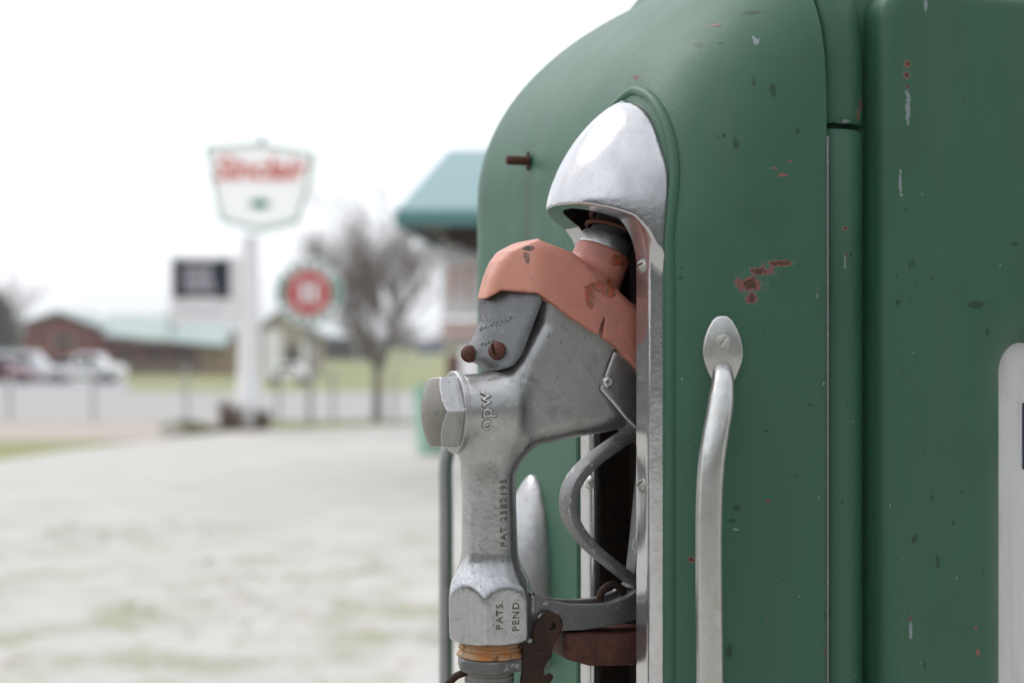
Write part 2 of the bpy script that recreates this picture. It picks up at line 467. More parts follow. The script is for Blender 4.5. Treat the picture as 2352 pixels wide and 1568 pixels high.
CH_COL = [chip(1722,652,30,20,0), chip(1752,622,32,12,0), chip(1788,604,36,7,0), chip(1728,682,12,16,0),
    chip(1588,1285,7,8,0), chip(1457,168,5,14,0), chip(1735,92,6,13,1), chip(1782,386,26,7,2), chip(1800,402,14,6,2), chip(1815,370,9,5,2),
    chip(1640,58,16,3,2), chip(1765,1150,6,4,0), chip(1690,1215,10,4,1), chip(1660,1010,9,3,1), chip(1760,1420,5,3,2)]
CH_STR = [chip(1985,242,18,14,2,-.078), chip(1972,262,10,16,2,-.078), chip(1943,524,9,5,0,-.082), chip(1947,585,4,5,0,-.082), chip(1943,600,5,16,1,-.082), chip(1940,280,14,7,1,-.08), chip(1985,238,6,16,0,-.078)]
CH_DOOR = [chip(2086,148,9,8,0,-.089), chip(2082,172,10,9,0,-.089), chip(2085,200,5,5,0,-.089), chip(2085,250,8,46,1,-.089), chip(2126,8,6,22,1,-.089),
    chip(2045,30,5,5,2,-.089), chip(2068,420,4,34,1,-.089), chip(2070,448,5,4,1,-.089), chip(2090,1418,4,9,0,-.089), chip(2092,1450,5,26,1,-.089), chip(2242,1440,9,10,2,-.089), chip(2246,1500,8,20,2,-.089)]
rgc = random.Random(21)
for i in range(5):                    # little nicks along the column edge and the door edge
    CH_COL.append(chip(1897+rgc.uniform(-6,3)+rgc.choice((0,0,-14)), rgc.uniform(20,1560), rgc.uniform(1.8,4), rgc.uniform(2,9), rgc.choice((1,1,0,2))))
    CH_DOOR.append(chip(2050+rgc.uniform(-4,60), rgc.uniform(20,1560), rgc.uniform(1.5,3), rgc.uniform(1.5,6), rgc.choice((1,3,0,3)),-.089))
for (u, v, a, b) in ((1692,1165,14,9),(1682,1195,10,5),(1675,1495,9,20),(1545,640,6,4),(1725,30,22,7),(1600,105,8,10),(1650,60,8,5),(1655,100,6,5),(1830,1090,5,5),(1690,330,9,18),(1775,205,9,20),(1760,990,7,5),(1860,930,6,4),(1800,1330,6,3)): CH_COL.append(chip(u,v,a,b,3))
for (u, v, a, b) in ((2210,1130,8,4),(2090,610,5,9),(2140,640,9,5),(2260,1310,4,9),(2330,560,14,6),(2240,700,30,12),(2120,1040,5,4),(2190,1200,5,8)): CH_DOOR.append(chip(u,v,a,b,3,-.089))
for i in range(6): CH_STR.append(chip(rgc.uniform(1925,1985), rgc.uniform(320,1560), rgc.uniform(2,6), rgc.uniform(2,7), rgc.choice((3,3,1)), -.08))
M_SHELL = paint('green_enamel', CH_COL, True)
M_STRIP = paint('green_enamel_strip', CH_STR)
M_DOOR = paint('green_enamel_door', CH_DOOR)

pump = thing('gas_pump', 'old rounded green fuel pump with chipped paint, silver nozzle hood and white dial panel', 'fuel pump', (XC, .1125, -1.38), frame=True)

def build_shell():
    rows = []                                     # (kind, value)
    zs = [-1.38, -1.2, -.9, -.6, -.43, -.3, -.2, -.1, 0., .05, .065, .08, .095]
    rows += [('v', z) for z in zs]
    NA = 34
    rows += [('a', i/NA) for i in range(NA+1)]
    half = len(rows)
    grid = []
    def pt(row, e):
        k, val = row
        if k == 'v': return e, val
        te = math.acos(min(1, max(-1, (EA-XC)/(EA-e)))); th = te*val
        return EA-(EA-e)*math.cos(th), Z0+(EB-EK*e)*math.sin(th)
    def emax(row):
        if row[0] == 'v': return SEAM
        e = SEAM
        for _ in range(60):
            x, _z = pt(row, e)
            if x > SEAM: e -= (x-SEAM)*.7
        return max(e, 0.)
    for row in rows:
        em = emax(row)
        phm = math.asin(max(-1, min(1, 1-em/RC)))
        cols = []
        for i in range(5):                         # groove part, set back
            ph = phm*i/4*.999
            e = RC-RC*math.sin(ph); x, z = pt(row, e); cols.append((x+(.0012 if i == 4 else 0), YN+RYf(z)*(1-math.cos(ph))+.016, z))
        x, z = pt(row, em); cols.append((x+.0012, YN+RYf(z)*(1-math.cos(phm))+.0022, z))
        for i, ph in enumerate(np.linspace(phm, R(90), 20)):
            e = RC-RC*math.sin(ph); x, z = pt(row, e); cols.append((x-(.0006 if i == 0 else 0), YN+RYf(z)*(1-math.cos(ph)), z))
        x, z = pt(row, 0.)
        for y in [max(q, YN+RYf(z)+.0004*(i+1)) if row[0] == 'a' else q for i, q in enumerate((-.0311, -.0310, .0310, .0311, .08, .13, .18))]: cols.append((x, y, z))
        for i in range(15):
            ph = R(90)*(1-i/14); e = RC-RC*math.sin(ph); x, z = pt(row, e); cols.append((x, YB-RC+RC*math.cos(ph), z))
        grid.append(cols)
    full = grid + [[(2*XC-x, y, z) for x, y, z in c] for c in grid[::-1][1:]]
    nc = len(full[0]); V = [p for c in full for p in c]; Fs = []
    ih = 5+1+20+1                                  # column index of y = -.031
    for i in range(len(full)-1):
        for j in range(nc-1):
            if i < half and i+1 < half and rows[i][0] == 'v' and rows[i+1][0] == 'v':
                if j == ih and rows[i][1] >= -.4301 and rows[i+1][1] <= .0951: continue
            Fs.append((i*nc+j, i*nc+j+1, (i+1)*nc+j+1, (i+1)*nc+j))
    Fs.append(tuple(i*nc for i in range(len(full))))
    Fs.append(tuple(i*nc+nc-1 for i in range(len(full)-1, -1, -1)))
    mb = MB(); mb.add(V, Fs)
    return mb
shell = build_shell().build('body_shell', M_SHELL, pump, 34)
bm = bmesh.new(); bm.from_mesh(shell.data); bmesh.ops.remove_doubles(bm, verts=bm.verts, dist=1e-6)
bmesh.ops.recalc_face_normals(bm, faces=bm.faces); bm.to_mesh(shell.data); bm.free()

# crown rib along the roof of the pump
mb = MB(); pv = []
ths = np.linspace(R(41.8), R(90), 24)
prof = []
for th in ths:
    nx, nz = -math.cos(th)/EA, math.sin(th)/EB; l = math.hypot(nx, nz)
    g = .0065*min(1, (th-R(41.8))/R(3))
    prof.append((EA-EA*math.cos(th)+nx/l*g, Z0+EB*math.sin(th)+nz/l*g))
prof = [p for p in prof if p[0] < XC]
prof = prof + [(XC, prof[-1][1]+.0005)] + [(2*XC-x, z) for x, z in prof[::-1]]
ring = prof + [(2*XC-prof[0][0]-.01, Z0+.08), (prof[0][0]+.01, Z0+.08)]
mb.prism(ring, .15, .20)
rib = mb.build('crown_rib', M_STRIP, pump, 35)

# raised bead pressed round the nozzle mouth
def hood_w(z): 
    t = min(max((z-.050)/.0845, 0), 1); return .0518*max(1-t**3, 0)**.57
path = [(-.0525, z) for z in np.linspace(-.45, .03, 12)]
for t in np.linspace(0., .97, 18): path.append((-hood_w(.05+.0845*t), .05+.0845*t))
path.append((0, .1352)); path += [(-y, z) for y, z in path[:-1][::-1]]
P_ = [np.array(p) for p in path]; off = []
for i, p in enumerate(P_):
    t = P_[min(i+1, len(P_)-1)]-P_[max(i-1, 0)]; t = t/np.linalg.norm(t); off.append(p+np.array([-t[1], t[0]])*.0058)
pp = []
for y, z in spline(off, 3):
    pp.append((xend(y, z)+.0010, y, z))
bead = MB().tube(pp, .0032, 14).build('pressed_bead', M_STRIP, pump, 180)

# recess behind the mouth
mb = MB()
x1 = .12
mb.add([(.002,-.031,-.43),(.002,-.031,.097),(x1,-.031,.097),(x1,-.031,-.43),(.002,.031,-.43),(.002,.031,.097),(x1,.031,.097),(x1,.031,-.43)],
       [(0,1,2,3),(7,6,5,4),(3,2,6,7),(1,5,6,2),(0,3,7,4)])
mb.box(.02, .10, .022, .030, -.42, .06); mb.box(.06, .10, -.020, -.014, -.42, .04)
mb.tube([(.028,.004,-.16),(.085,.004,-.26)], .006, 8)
recess = mb.build('nozzle_recess', rust('shaded_recess_rust', (.008,.006,.005), (.035,.016,.010), (.014,.010,.008)), pump, 30)  # rust colours darkened for the low light inside the recess
recess.data.polygons.foreach_set('use_smooth', [False]*len(recess.data.polygons))

# aluminium mouth frame with its hood, one casting
P_OUT = .0400
def boot_fn(X, Y, Z):
    zt, zb = .1345, .0755
    t = np.clip((Z-zb)/(zt-zb), 0, 1); p = P_OUT*np.maximum(1-t**1.5, 0)**.75+.0045
    t2 = np.clip((Z-.050)/.0845, 0, 1); wv = .0518*np.maximum(1-t2**3, 0)**.57+.0006
    XX = np.minimum(X-.004, 0); 
    q = np.sqrt((XX/p)**2+(np.abs(Y)/wv)**2*1.0+1e-9)
    out = (q-1)*np.minimum(p, wv)
    out = np.maximum(out, Z-zt-.001)
    out = np.maximum(out, X-.006)
    inn = (np.sqrt((np.minimum(X-.008,0)/np.maximum(p-.0042,.0005))**2+(np.abs(Y)/np.maximum(wv-.0205+.0145*np.clip((Z-.07)/.05,0,1),.0005))**2)-1)*np.minimum(np.maximum(p-.0042,.0005), wv)
    inn = np.maximum(inn, Z-.127)
    zr = np.interp(X, [-.06,-.044,-.034,-.0236,-.014,-.0077,-.0045,-.001,.003], [.0765,.0755,.0735,.070,.066,.060,.054,.051,.050])
    keep = (zr-Z)*.6
    hood = np.maximum(out, keep)
    # side flanges
    def bar(y0, y1, x0, x1, r, zt_):
        a = np.abs(X-(x0+x1)/2)-(x1-x0)/2+r; b = np.abs(Y-(y0+y1)/2)-(y1-y0)/2+r
        d = np.minimum(np.maximum(a, b), 0)+np.sqrt(np.maximum(a, 0)**2+np.maximum(b, 0)**2)-r
        return -smin(-d, zt_-Z, .022)
    nearb = np.maximum(bar(-np.minimum(.0530, wv+.0004), -.0310, -.0060, .014, .0016, .100), bar(-np.minimum(.0530, wv+.0004), .06, -.0060, .05, .0085, .100)); farb = bar(.0310, .0470, -.0050, .012, .0035, .075)
    d = smin(smin(hood, nearb, .011), farb, .007)
    return np.maximum(d, -inn)
V, Q = nets(boot_fn, (-.054,-.060,-.022), (.034,.060,.140), .00085)
for _ in range(2):
    acc = np.zeros_like(V); c_ = np.zeros(len(V))
    for i in range(4):
        np.add.at(acc, Q[:,i], V[Q[:,(i+1)%4]]+V[Q[:,(i+3)%4]]); np.add.at(c_, Q[:,i], 2)
    zk = V[:,2].copy(); V = V*.5+.5*acc/np.maximum(c_, 1)[:,None]; V[zk < -.0205, 2] = zk[zk < -.0205]
frame = mesh_obj('mouth_frame', V.tolist(), Q.tolist(), M_HOOD, pump, 180)
bm = bmesh.new(); bm.from_mesh(frame.data)         # run the two flanges on down
ed = [e for e in bm.edges if e.is_boundary and max(v.co.z for v in e.verts) < -.0200]
for zz in (-.10, -.20, -.32, -.44):
    r = bmesh.ops.extrude_edge_only(bm, edges=ed)
    for v in r['geom']:
        if isinstance(v, bmesh.types.BMVert): v.co.z = zz
    ed = [e for e in r['geom'] if isinstance(e, bmesh.types.BMEdge) and e.is_boundary and all(abs(v.co.z-zz) < 1e-6 for v in e.verts)]
bmesh.ops.recalc_face_normals(bm, faces=bm.faces)
for f in bm.faces: f.smooth = True
bm.to_mesh(frame.data); bm.free()

def screw(name, parent, pos, axis, r, h, ang, mat, slot=.18):
    def fn(X, Y, Z):
        Rs = (r*r+h*h)/(2*h)
        d = np.sqrt(X*X+Y*Y+(Z-(h-Rs))**2)-Rs
        d = np.maximum(d, -Z-.0008)
        s = np.abs(X*math.cos(ang)+Y*math.sin(ang))-r*slot
        return np.maximum(d, -np.maximum(s, h*.45-Z))
    V, Q = nets(fn, (-r*1.15,-r*1.15,-.0015), (r*1.15,r*1.15,h*1.2), r/13)
    a = Vector(axis).normalized(); up = Vector((0,0,1)); x = up.cross(a).normalized(); y = a.cross(x); p = Vector(pos)
    V = [p+x*v[0]+y*v[1]+a*v[2] for v in V]
    return mesh_obj(name, V, Q.tolist(), mat, parent, 180)
M_SCREW = aluminium('zinc_screw', (.34,.34,.31), (.52,.52,.48), .4, .6, .4, .5, None, .8)
for (u, v, y, ang) in ((1473,610,-.040,1.9), (1473,1113,-.040,2.3)):
    x, z = L(u, v, y); screw('screw', frame, (-.0058, y, z), (-1,0,0), .0044, .0030, ang, M_SCREW)
y_, z_ = Lx(1353, 1108, -.005); screw('screw', frame, (-.0048, y_, z_), (-1,0,0), .0042, .0028, 1.0, M_SCREW)

# rusty rest the nozzle guard sits on
zo = lambda pts: [(1119.7+x*.17614, 1292+y*.17614) for x, y in pts]
restP = LP(zo([(1010,960),(1030,918),(1150,912),(1330,905),(1500,912),(1800,915),(2010,902),(2300,900),(2300,1330),(2010,1335),(1700,1350),(1350,1352),(1200,1312),(1060,1270),(1012,1225),(1000,1100)]), -.010)
rest = nets_obj('nozzle_rest', lambda X, Y, Z: extr(poly2(restP, X, Z), Y, .004, .0150, .0035), (-.062,-.016,-.185), (.036,.024,-.140), .0007, M_RUST, pump, 180, 1)

# bolt pin sticking out of the end
yb_, zb_ = Lx(1213, 370, 0.)
mb = MB(); mb.lathe([(0.0021,.004),(.0026,-.002),(.0031,-.003),(.0031,-.0135),(.0026,-.0150),(.0012,-.0155)], (0, yb_, zb_), (1,0,0), 16)
pin = mb.build('stub_bolt', M_RUST, pump, 40)
mb = MB(); mb.lathe([(.0001,0),(.0047,0),(.0047,-.0006),(.0001,-.0006)], (0,0,0), (1,0,0), 20, False)
mb.v = [(x+.0001, y*.9+yb_, z*1.35+zb_) for x, y, z in mb.v]
mb.build('bolt_hole_disc', M_RUSTD, pin, 40)  # flat dark disc laid on the shell for the slot's shaded inside

# small hose guard in the middle of the end
def guard_fn(X, Y, Z):
    zt = -.086
    t = np.clip((Z+.165)/(zt+.165), 0, 1)
    p = .026*np.maximum(1-t**1.4, 0)**.75+.002; wv = .0285*np.maximum(1-t**2.6, 0)**.6+.0004
    o = (np.sqrt((np.minimum(X,0)/p)**2+((Y-.1315)/wv)**2+1e-9)-1)*np.minimum(p, wv)
    o = np.maximum(np.maximum(o, Z-zt), X-.004)
    i_ = (np.sqrt((np.minimum(X,0)/np.maximum(p-.003,.0004))**2+((Y-.1315)/np.maximum(wv-.003,.0004))**2+1e-9)-1)*np.minimum(p, wv)
    i_ = np.maximum(i_, Z-zt+.004)
    return np.maximum(np.maximum(o, -i_), -.205-Z)
nets_obj('hose_guard', guard_fn, (-.032,.098,-.210), (.006,.165,-.080), .0011, M_CASTB, pump, 180, 1)

# ---- recessed strips between column and door
def strip_mb(z0, z1, n):
    sec = spline([(.0812,-.0700),(.0832,-.0765),(.0885,-.0805),(.0955,-.0810),(.1030,-.0785),(.1100,-.0730),(.1160,-.0660),(.1215,-.0560),(.1260,-.050)], 4)
    mb = MB(); m = len(sec); V = []
    zz = list(np.linspace(z0, z1, n))
    zz = [zz[0], zz[0]+.0012] + zz[1:-1] + [zz[-1]-.0012, zz[-1]]
    for i, z in enumerate(zz):
        dz = yface(.095, z)-YN
        ins = .0015 if i in (0, len(zz)-1) else 0
        for x, y in sec: V.append((x, y+dz+ins, z))
    mb.add(V, [(i*m+k, i*m+k+1, (i+1)*m+k+1, (i+1)*m+k) for i in range(len(zz)-1) for k in range(m-1)])
    for i in (0, len(zz)-1):
        b = len(mb.v); row = [mb.v[i*m+k] for k in range(m)]
        mb.v += [(x, y+.012, z) for x, y, z in row]
        mb.f += [(i*m+k, i*m+k+1, b+k+1, b+k) for k in range(m-1)]
    return mb
_, zs1 = L(1960, 284, -.08); _, zs2 = L(1960, 297, -.08)
strip_mb(zs1, .215, 16).build('upper_strip', M_STRIP, pump, 60)
strip_mb(-1.30, zs2, 20).build('lower_strip', M_STRIP, pump, 60)
# thin metal edging on the column's edge
pth = [(.0800, yface(.080, z)-.0002, z) for z in np.linspace(-1.3, .108, 20)]
MB().tube(pth, .0006, 8).build('edge_trim', M_CASTD, pump)

# ---- door with the dial window
def rr(x0, x1, z0, z1, r, n=8):
    P = []
    for cx, cz, a in ((x1-r,z1-r,0),(x0+r,z1-r,90),(x0+r,z0+r,180),(x1-r,z0+r,270)):
        for k in range(n+1): P.append((cx+r*math.cos(R(a+90*k/n)), cz+r*math.sin(R(a+90*k/n))))
    return P
_, dzt = L(2070, -44, -.088)
DX0 = L(2019, 400, -.083)[0]; DX1 = 2*XC-DX0; DZ0, DZ1 = -1.28, dzt
wx0, wz1 = L(2291, 790, -.076)
WX0, WX1, WZ0, WZ1 = wx0, 2*XC-wx0, wz1-.36, wz1+.0012
loops = []
for y, ins in ((-.066,0),(-.081,0)): loops.append((y, rr(DX0,DX1,DZ0,DZ1,.021)))
for k in range(1, 7):
    a = R(90*k/6); ins = .008*(1-math.cos(a)); loops.append((-.081-.008*math.sin(a), rr(DX0+ins,DX1-ins,DZ0+ins,DZ1-ins,.021-.8*ins*.9)))
loops.append((-.089, rr(DX0+.012,DX1-.012,DZ0+.012,DZ1-.012,.016)))
loops.append((-.089, rr(WX0-.030,WX1+.030,WZ0-.030,WZ1+.030,.046)))
for k in range(0, 9):
    t = k/8; ins = .026*(1-t); dy = .012*(t**2.6)
    loops.append((-.089+dy, rr(WX0-ins,WX1+ins,WZ0-ins,WZ1+ins,.0165+ins)))
loops.append((-.073, rr(WX0+.0006,WX1-.0006,WZ0+.0006,WZ1-.0006,.0165)))
V = [(x, y, z) for y, P in loops for x, z in P]; n = len(loops[0][1])
Fs = [(i*n+k, i*n+(k+1)%n, (i+1)*n+(k+1)%n, (i+1)*n+k) for i in range(len(loops)-1) for k in range(n)]
door = MB().add(V, Fs).build('door_panel', M_DOOR, pump, 50)
k = NT('white_dial_face')
c = k.mix(k.step(k.noise(1, 5, .6, k.stretch(90, 90, 12)), .48, .75), (.60, .60, .61), (.50, .465, .455))
M_DIAL = k.fin(c, .35, 0)
dial = MB().box(WX0-.004, WX1+.004, -.074, -.070, WZ0-.004, WZ1+.004).build('dial_panel', M_DIAL, door)
mb = MB()
dx0, dz1_ = L(2349, 925, -.0745); dx1, dz0_ = L(2520, 1070, -.0745)
mb.box(dx0, 2*XC-dx0, -.0747, -.0742, dz0_, dz1_)
mb.build('counter_window', simple('dark_blue_print', (.02,.022,.06), .4), dial)

# ---- grab handle on the near corner
def grab_handle(phi, zc, length=.44):
    s_, c_ = math.sin(phi), math.cos(phi)
    RY = RYf(-.1); P0 = Vector((RC-RC*s_, YN+RY-RY*c_, zc)); nrm = Vector((-s_/RC, -c_/RY, 0)).normalized(); tan = Vector((-nrm.y, nrm.x, 0))
    sc_ = .7385/F
    Wp = lambda s, h, d: P0 + tan*s*sc_ + Vector((0,0,1))*h*sc_ + nrm*d
    mb = MB()
    prof = [(h, a*.95, b*.95) for h, a, b in [(-60,-5,5),(-58,-14,13),(-49,-25,24),(-30,-36,35),(-8,-44,44),(14,-48,49),(32,-48,50),(50,-44,46),(68,-37,39),(84,-29,32),(96,-22,25)]]
    for flip in (0, 1):
        f = (lambda h: -h) if not flip else (lambda h: h-length/sc_)
        L0 = [(a, h) for h, a, b in prof]+[(b, h) for h, a, b in prof[::-1]]
        n = len(L0); lv = []
        for ins, d in ((0,-.003),(0,.0022),(1.5,.0034),(5,.0040)):
            for a, h in L0:
                q = 1-ins/52; lv.append(Wp(a*q, f((h-15)*q+15), d))
        mb.add(lv, [(i*n+k, i*n+(k+1)%n, (i+1)*n+(k+1)%n, (i+1)*n+k) for i in range(3) for k in range(n)]+[tuple(range(3*n,4*n))])
    pts = [(0,60,-.001),(-1,72,.0045),(-3,92,.0085),(-8,122,.0118),(-16,165,.0160),(-27,215,.0195),(-36,270,.0215),(-41,340,.0225),(-43,450,.023),(-42,600,.023),(-40,800,.023)]
    Lh = length/sc_
    pts = pts + [(a, Lh-h, d) for a, h, d in pts[::-1]]
    sp = spline([(a, -h, d) for a, h, d in pts], 7)
    rads = []
    for a, h, d in sp:
        q = min(-h-60, Lh+h-60); rads.append(.0066*min(1, .72+.28*max(q, 0)/70)+.0002)
    mb.tube([Wp(a, h, d) for a, h, d in sp], rads, 18, flat=(.98, 1.0), up=tuple(nrm))
    hd = mb.build('grab_handle', M_HANDLE, pump, 45)
    screw('screw', hd, Wp(0, -1, .0036), nrm, .0046, .0014, -.6, M_SCREW)
    screw('screw', hd, Wp(0, -Lh+1, .0036), nrm, .0046, .0014, .3, M_SCREW)
    return hd
_, hz = L(1661, 784, -.0745)
grab_handle(math.asin(.735), hz)
# plain rail on the far corner
yr_ = .333; xr_ = L(1025, 1300, yr_)[0]
_, zt1 = L(1025, 1012, yr_)
rl = spline([(.035, YB-.012, zt1+.012), (.024, .318, zt1+.010), (xr_+.006, yr_-.004, zt1+.002), (xr_, yr_, zt1-.016), (xr_, yr_, zt1-.06), (xr_, yr_, zt1-.2), (xr_, yr_, zt1-.36), (xr_+.006, yr_-.004, zt1-.378), (.024, .318, zt1-.386), (.035, YB-.012, zt1-.388)], 7)
MB().tube(rl, .0056, 14).build('grab_rail', M_TRIM, pump, 60)

# base and foot
mb = MB(); mb.box(-.012, 2*XC+.012, YN-.012, YB+.012, -1.38, -1.30)
mb.build('foot_plinth', simple('black_plinth', (.03,.03,.03), .6), pump, 30)

# ================================================================== FUEL NOZZLE
noz = thing('fuel_nozzle', 'old cast aluminium fuel nozzle with faded orange rubber cover hung upright in the silver hood', 'fuel nozzle', (L(1127,1466,0)[0], 0, L(1127,1466,0)[1]), frame=True)
gx0, gz0 = L(1122, 1100, 0); gx1, gz1 = L(1127, 1400, 0)
def gtab(v):
    vv = np.linspace(900, 1480, 300); rr = np.interp(vv, [a for a, b in GP], [b for a, b in GP])
    kk = np.exp(-np.linspace(-2, 2, 25)**2); kk /= kk.sum(); rp = np.pad(rr, 12, mode='edge')
    return vv, np.where(vv < 1440, np.convolve(rp, kk, 'valid'), rr)
def gax(Z): return gx0+(gx1-gx0)*(Z-gz0)/(gz1-gz0)
def vz(v): return L(1124, v, 0)[1]
GP = [(930,.0120),(1000,.0158),(1060,.0152),(1150,.0148),(1265,.0153),(1285,.0160),(1302,.0174),(1318,.0194),(1334,.0218),(1350,.0238),(1380,.0262),(1440,.0262),(1455,.0246),(1462,.0226),(1467,.0205)]
_v, _r = gtab(0); gzv = [vz(v) for v in _v][::-1]; grv = list(_r)[::-1]
HEXR = .0212
def hexr(phi, rin, ph0):
    q = np.mod(phi-ph0, R(60))-R(30); return rin/np.cos(q)
xw = L(1047, 946, 0)[0]; zc_ = L(1047, 946, 0)[1]
bodyP = LP([(1150,852),(1215,740),(1222,660),(1300,640),(1420,690),(1470,780),(1470,870),(1450,960),(1425,978),(1380,990),(1300,1004),(1230,1019),(1180,1040),(1120,1000),(1110,900)], 0)
notch = LP([(1397,806),(1364,893),(1423,962),(1520,1070),(1560,760)], -.008)
def plane3(A, B, C):
    a, b, c = (np.array(q) for q in (A, B, C)); n = np.cross(b-a, c-a); n = n/np.linalg.norm(n)
    if n[0] > 0: n = -n
    return n, float(np.dot(n, a))
def p3(u, v, y): x, z = L(u, v, y); return (x, y, z)
def smax(a, b, k): return -smin(-a, -b, k)
pn, pd = plane3(p3(1238,690,-.0192), p3(1190,815,-.0192), p3(1101,740,.006))
cn, cd = plane3(p3(1243,570,-.0207), p3(1230,680,-.0207), p3(1106,668,.004))
def body_fn(X, Y, Z):
    gx = gax(Z); rho = np.sqrt((X-gx)**2+Y*Y); phi = np.arctan2(Y, X-gx)
    pr = np.interp(Z, gzv, grv).astype(np.float32)
    hx = smin(hexr(phi, HEXR, R(-117)), pr, .0016)
    grip = np.maximum((rho-hx)*.92, np.maximum(vz(1466)-Z, Z-vz(940)))
    rb = .0208
    bar = cylf(X, Y, Z, (xw-.0005, 0, zc_), (L(1160,946,0)[0], 0, zc_-.001), rb, .003)
    b = extr(poly2(bodyP, X, Z), Y, 0, .0165, .0105)
    b = np.maximum(b, -poly2(notch, X, Z))
    b = np.maximum(b, X*pn[0]+Y*pn[1]+Z*pn[2]-pd+.0025-np.clip((vz(838)-Z)*1.2, 0, .08))
    d = smin(smin(grip, bar, .008), b, .014)
    # small boss at the guard's root
    bx, bz = L(1205, 1408, 0)
    boss = extr(np.maximum(np.abs(X-bx)-.0042, np.abs(Z-bz)-.0120), Y, 0, .0105, .002)
    return smin(d, boss, .003)
castbody = nets_obj('nozzle_casting', body_fn, (-.112,-.028,vz(1470)), (L(1470,900,0)[0]+.004,.028,.040), .0010, M_CAST, noz, 180, 2)

# big hexagon cap on the barrel
def cap_fn(X, Y, Z):
    dz = Z-zc_
    rho = np.sqrt(Y*Y+dz*dz); phi = np.arctan2(dz, Y)
    hx = hexr(phi, .0184, R(176))
    xe = xw-.0178
    h = np.maximum(rho-hx, np.maximum(X-(xw-.001), xe-X))
    sph = np.sqrt((X-(xe+.040))**2+rho**2)-.040
    h = np.maximum(h, sph)
    wsh = np.maximum(rho-.0221, np.abs(X-(xw-.0004))-.0017)
    grv = np.maximum(rho-.0176, np.abs(X-(xw-.0030))-.0030)
    return np.minimum(np.minimum(h, wsh), grv)
cap = nets_obj('hexagon_cap', cap_fn, (xw-.021,-.026,zc_-.026), (xw+.004,.026,zc_+.026), .00045, M_CASTB, noz, 26, 1)
k = NT('weathered_cap_face'); c = k.mix(k.noise(60, 6, .65), (.16,.148,.128), (.25,.237,.21)); c = k.mix(k.mth('MULTIPLY', k.step(k.noise(260, 3), .62, .68), .7), c, (.13,.14,.16))
cap.data.materials.append(k.fin(c, .42, .7, k.bump(k.noise(300, 4), .25, .001)))
for p in cap.data.polygons:
    if p.normal.x < -.80 and p.center.x < xw-.0085: p.material_index = 1

# shield plate with two rusted screws
plC = LP([(1103,686),(1103,700),(1103,740),(1090,772),(1074,800),(1078,826),(1108,843)], .012)+LP([(1140,852),(1168,838),(1187,812),(1232,692),(1228,664),(1165,654)], -.010)+LP([(1120,676)], .012)
plW = LP([(1100,620),(1103,740),(1090,772),(1074,800),(1078,826),(1108,843)], .012)+LP([(1140,852),(1200,900),(1300,900),(1300,620)], -.010)
plate_fn = lambda X, Y, Z: np.maximum(smax(extr(poly2(plW, X, Z), Y, 0, .0192, .006), X*pn[0]+Y*pn[1]+Z*pn[2]-pd, .004), poly2(plC, X, Z)-.0002)
plate = nets_obj('shield_plate', plate_fn, (-.11,-.024,L(1140,870,0)[1]), (L(1260,700,0)[0],.024,L(1140,630,0)[1]), .0008, M_PLATE, noz, 180, 1)
def bvh(o):
    v = [tuple(x.co) for x in o.data.vertices]; f = [tuple(p.vertices) for p in o.data.polygons]; return BVHTree.FromPolygons(v, f)
B_plate, B_body, B_cap = bvh(plate), bvh(castbody), bvh(cap)
CAMP = Vector((CX, CY, 0))
def hit(B, u, v):
    d = Vector(ray(u, v)).normalized(); r = B.ray_cast(CAMP, d); return r
for (u, v) in ((1081, 812), (1143, 806)):
    r = hit(B_plate, u, v)
    p, nrm = (r[0], r[1]) if r[0] is not None else (Vector((L(u,v,-.004)[0], -.004, L(u,v,-.004)[1])), Vector((-1,-.2,0)))
    nrm = nrm.normalized()
    screw('screw', plate, p-nrm*.0005, nrm, .0048, .0060, .4, M_RUST, .16)

# orange rubber cover
k = NT('faded_orange_rubber'); X_, Y_, Z_ = k.xyz()
c = k.mix(k.noise(16, 5), (.45, .16, .115), (.56, .235, .18))
c = k.mix(k.mth('MULTIPLY', k.step(X_, -.03, -.075), .55), c, (.54, .25, .17))
def rubpatch(u, v, ru, rv, y, amp=1.3):
    x, z = L(u, v, y); s = (y-CY)/F
    dx = k.mth('DIVIDE', k.mth('SUBTRACT', X_, x), ru*s); dz = k.mth('DIVIDE', k.mth('SUBTRACT', Z_, z), rv*s)
    d = k.mth('SQRT', k.mth('ADD', k.mth('MULTIPLY', dx, dx), k.mth('MULTIPLY', dz, dz)))
    return k.mth('ADD', d, k.mth('MULTIPLY', k.mth('SUBTRACT', k.noise(260, 5, .7), .5), amp*2.))
d1 = k.mth('MINIMUM', rubpatch(1383,660,42,17,-.02), rubpatch(1356,678,14,28,-.02))
d1 = k.mth('MINIMUM', d1, rubpatch(1425,598,30,15,-.016)); d1 = k.mth('MINIMUM', d1, rubpatch(1404,660,13,30,-.02))
nearm = k.step(Y_, .004, -.004)
c = k.mix(k.mth('MULTIPLY', k.step(d1, 1.02, .9), nearm), c, k.mix(k.step(k.noise(420, 4), .45, .62), (.42, .085, .035), (.17, .075, .045)))
d2 = k.mth('MINIMUM', rubpatch(1210,572,12,7,-.012,1.0), rubpatch(1206,592,6,16,-.012,1.3))
c = k.mix(k.step(d2, 1., .8), c, (.05, .035, .025))
c = k.mix(k.mth('MULTIPLY', k.step(k.noise(75, 6, .7), .54, .70), .6), c, (.48, .25, .19))
c = k.mix(k.mth('MULTIPLY', k.step(k.noise(260, 3), .70, .75), .5), c, (.20, .09, .06))
pty = k.n('ShaderNodeNewGeometry').outputs['Pointiness']
c = k.mix(k.mth('MULTIPLY', k.step(pty, .52, .58), .5), c, (.50,.16,.10))
c = k.mix(k.mth('MULTIPLY', k.step(k.noise(1, 6, .7, k.stretch(60, 60, 22)), .53, .68), .5), c, (.24, .10, .07))
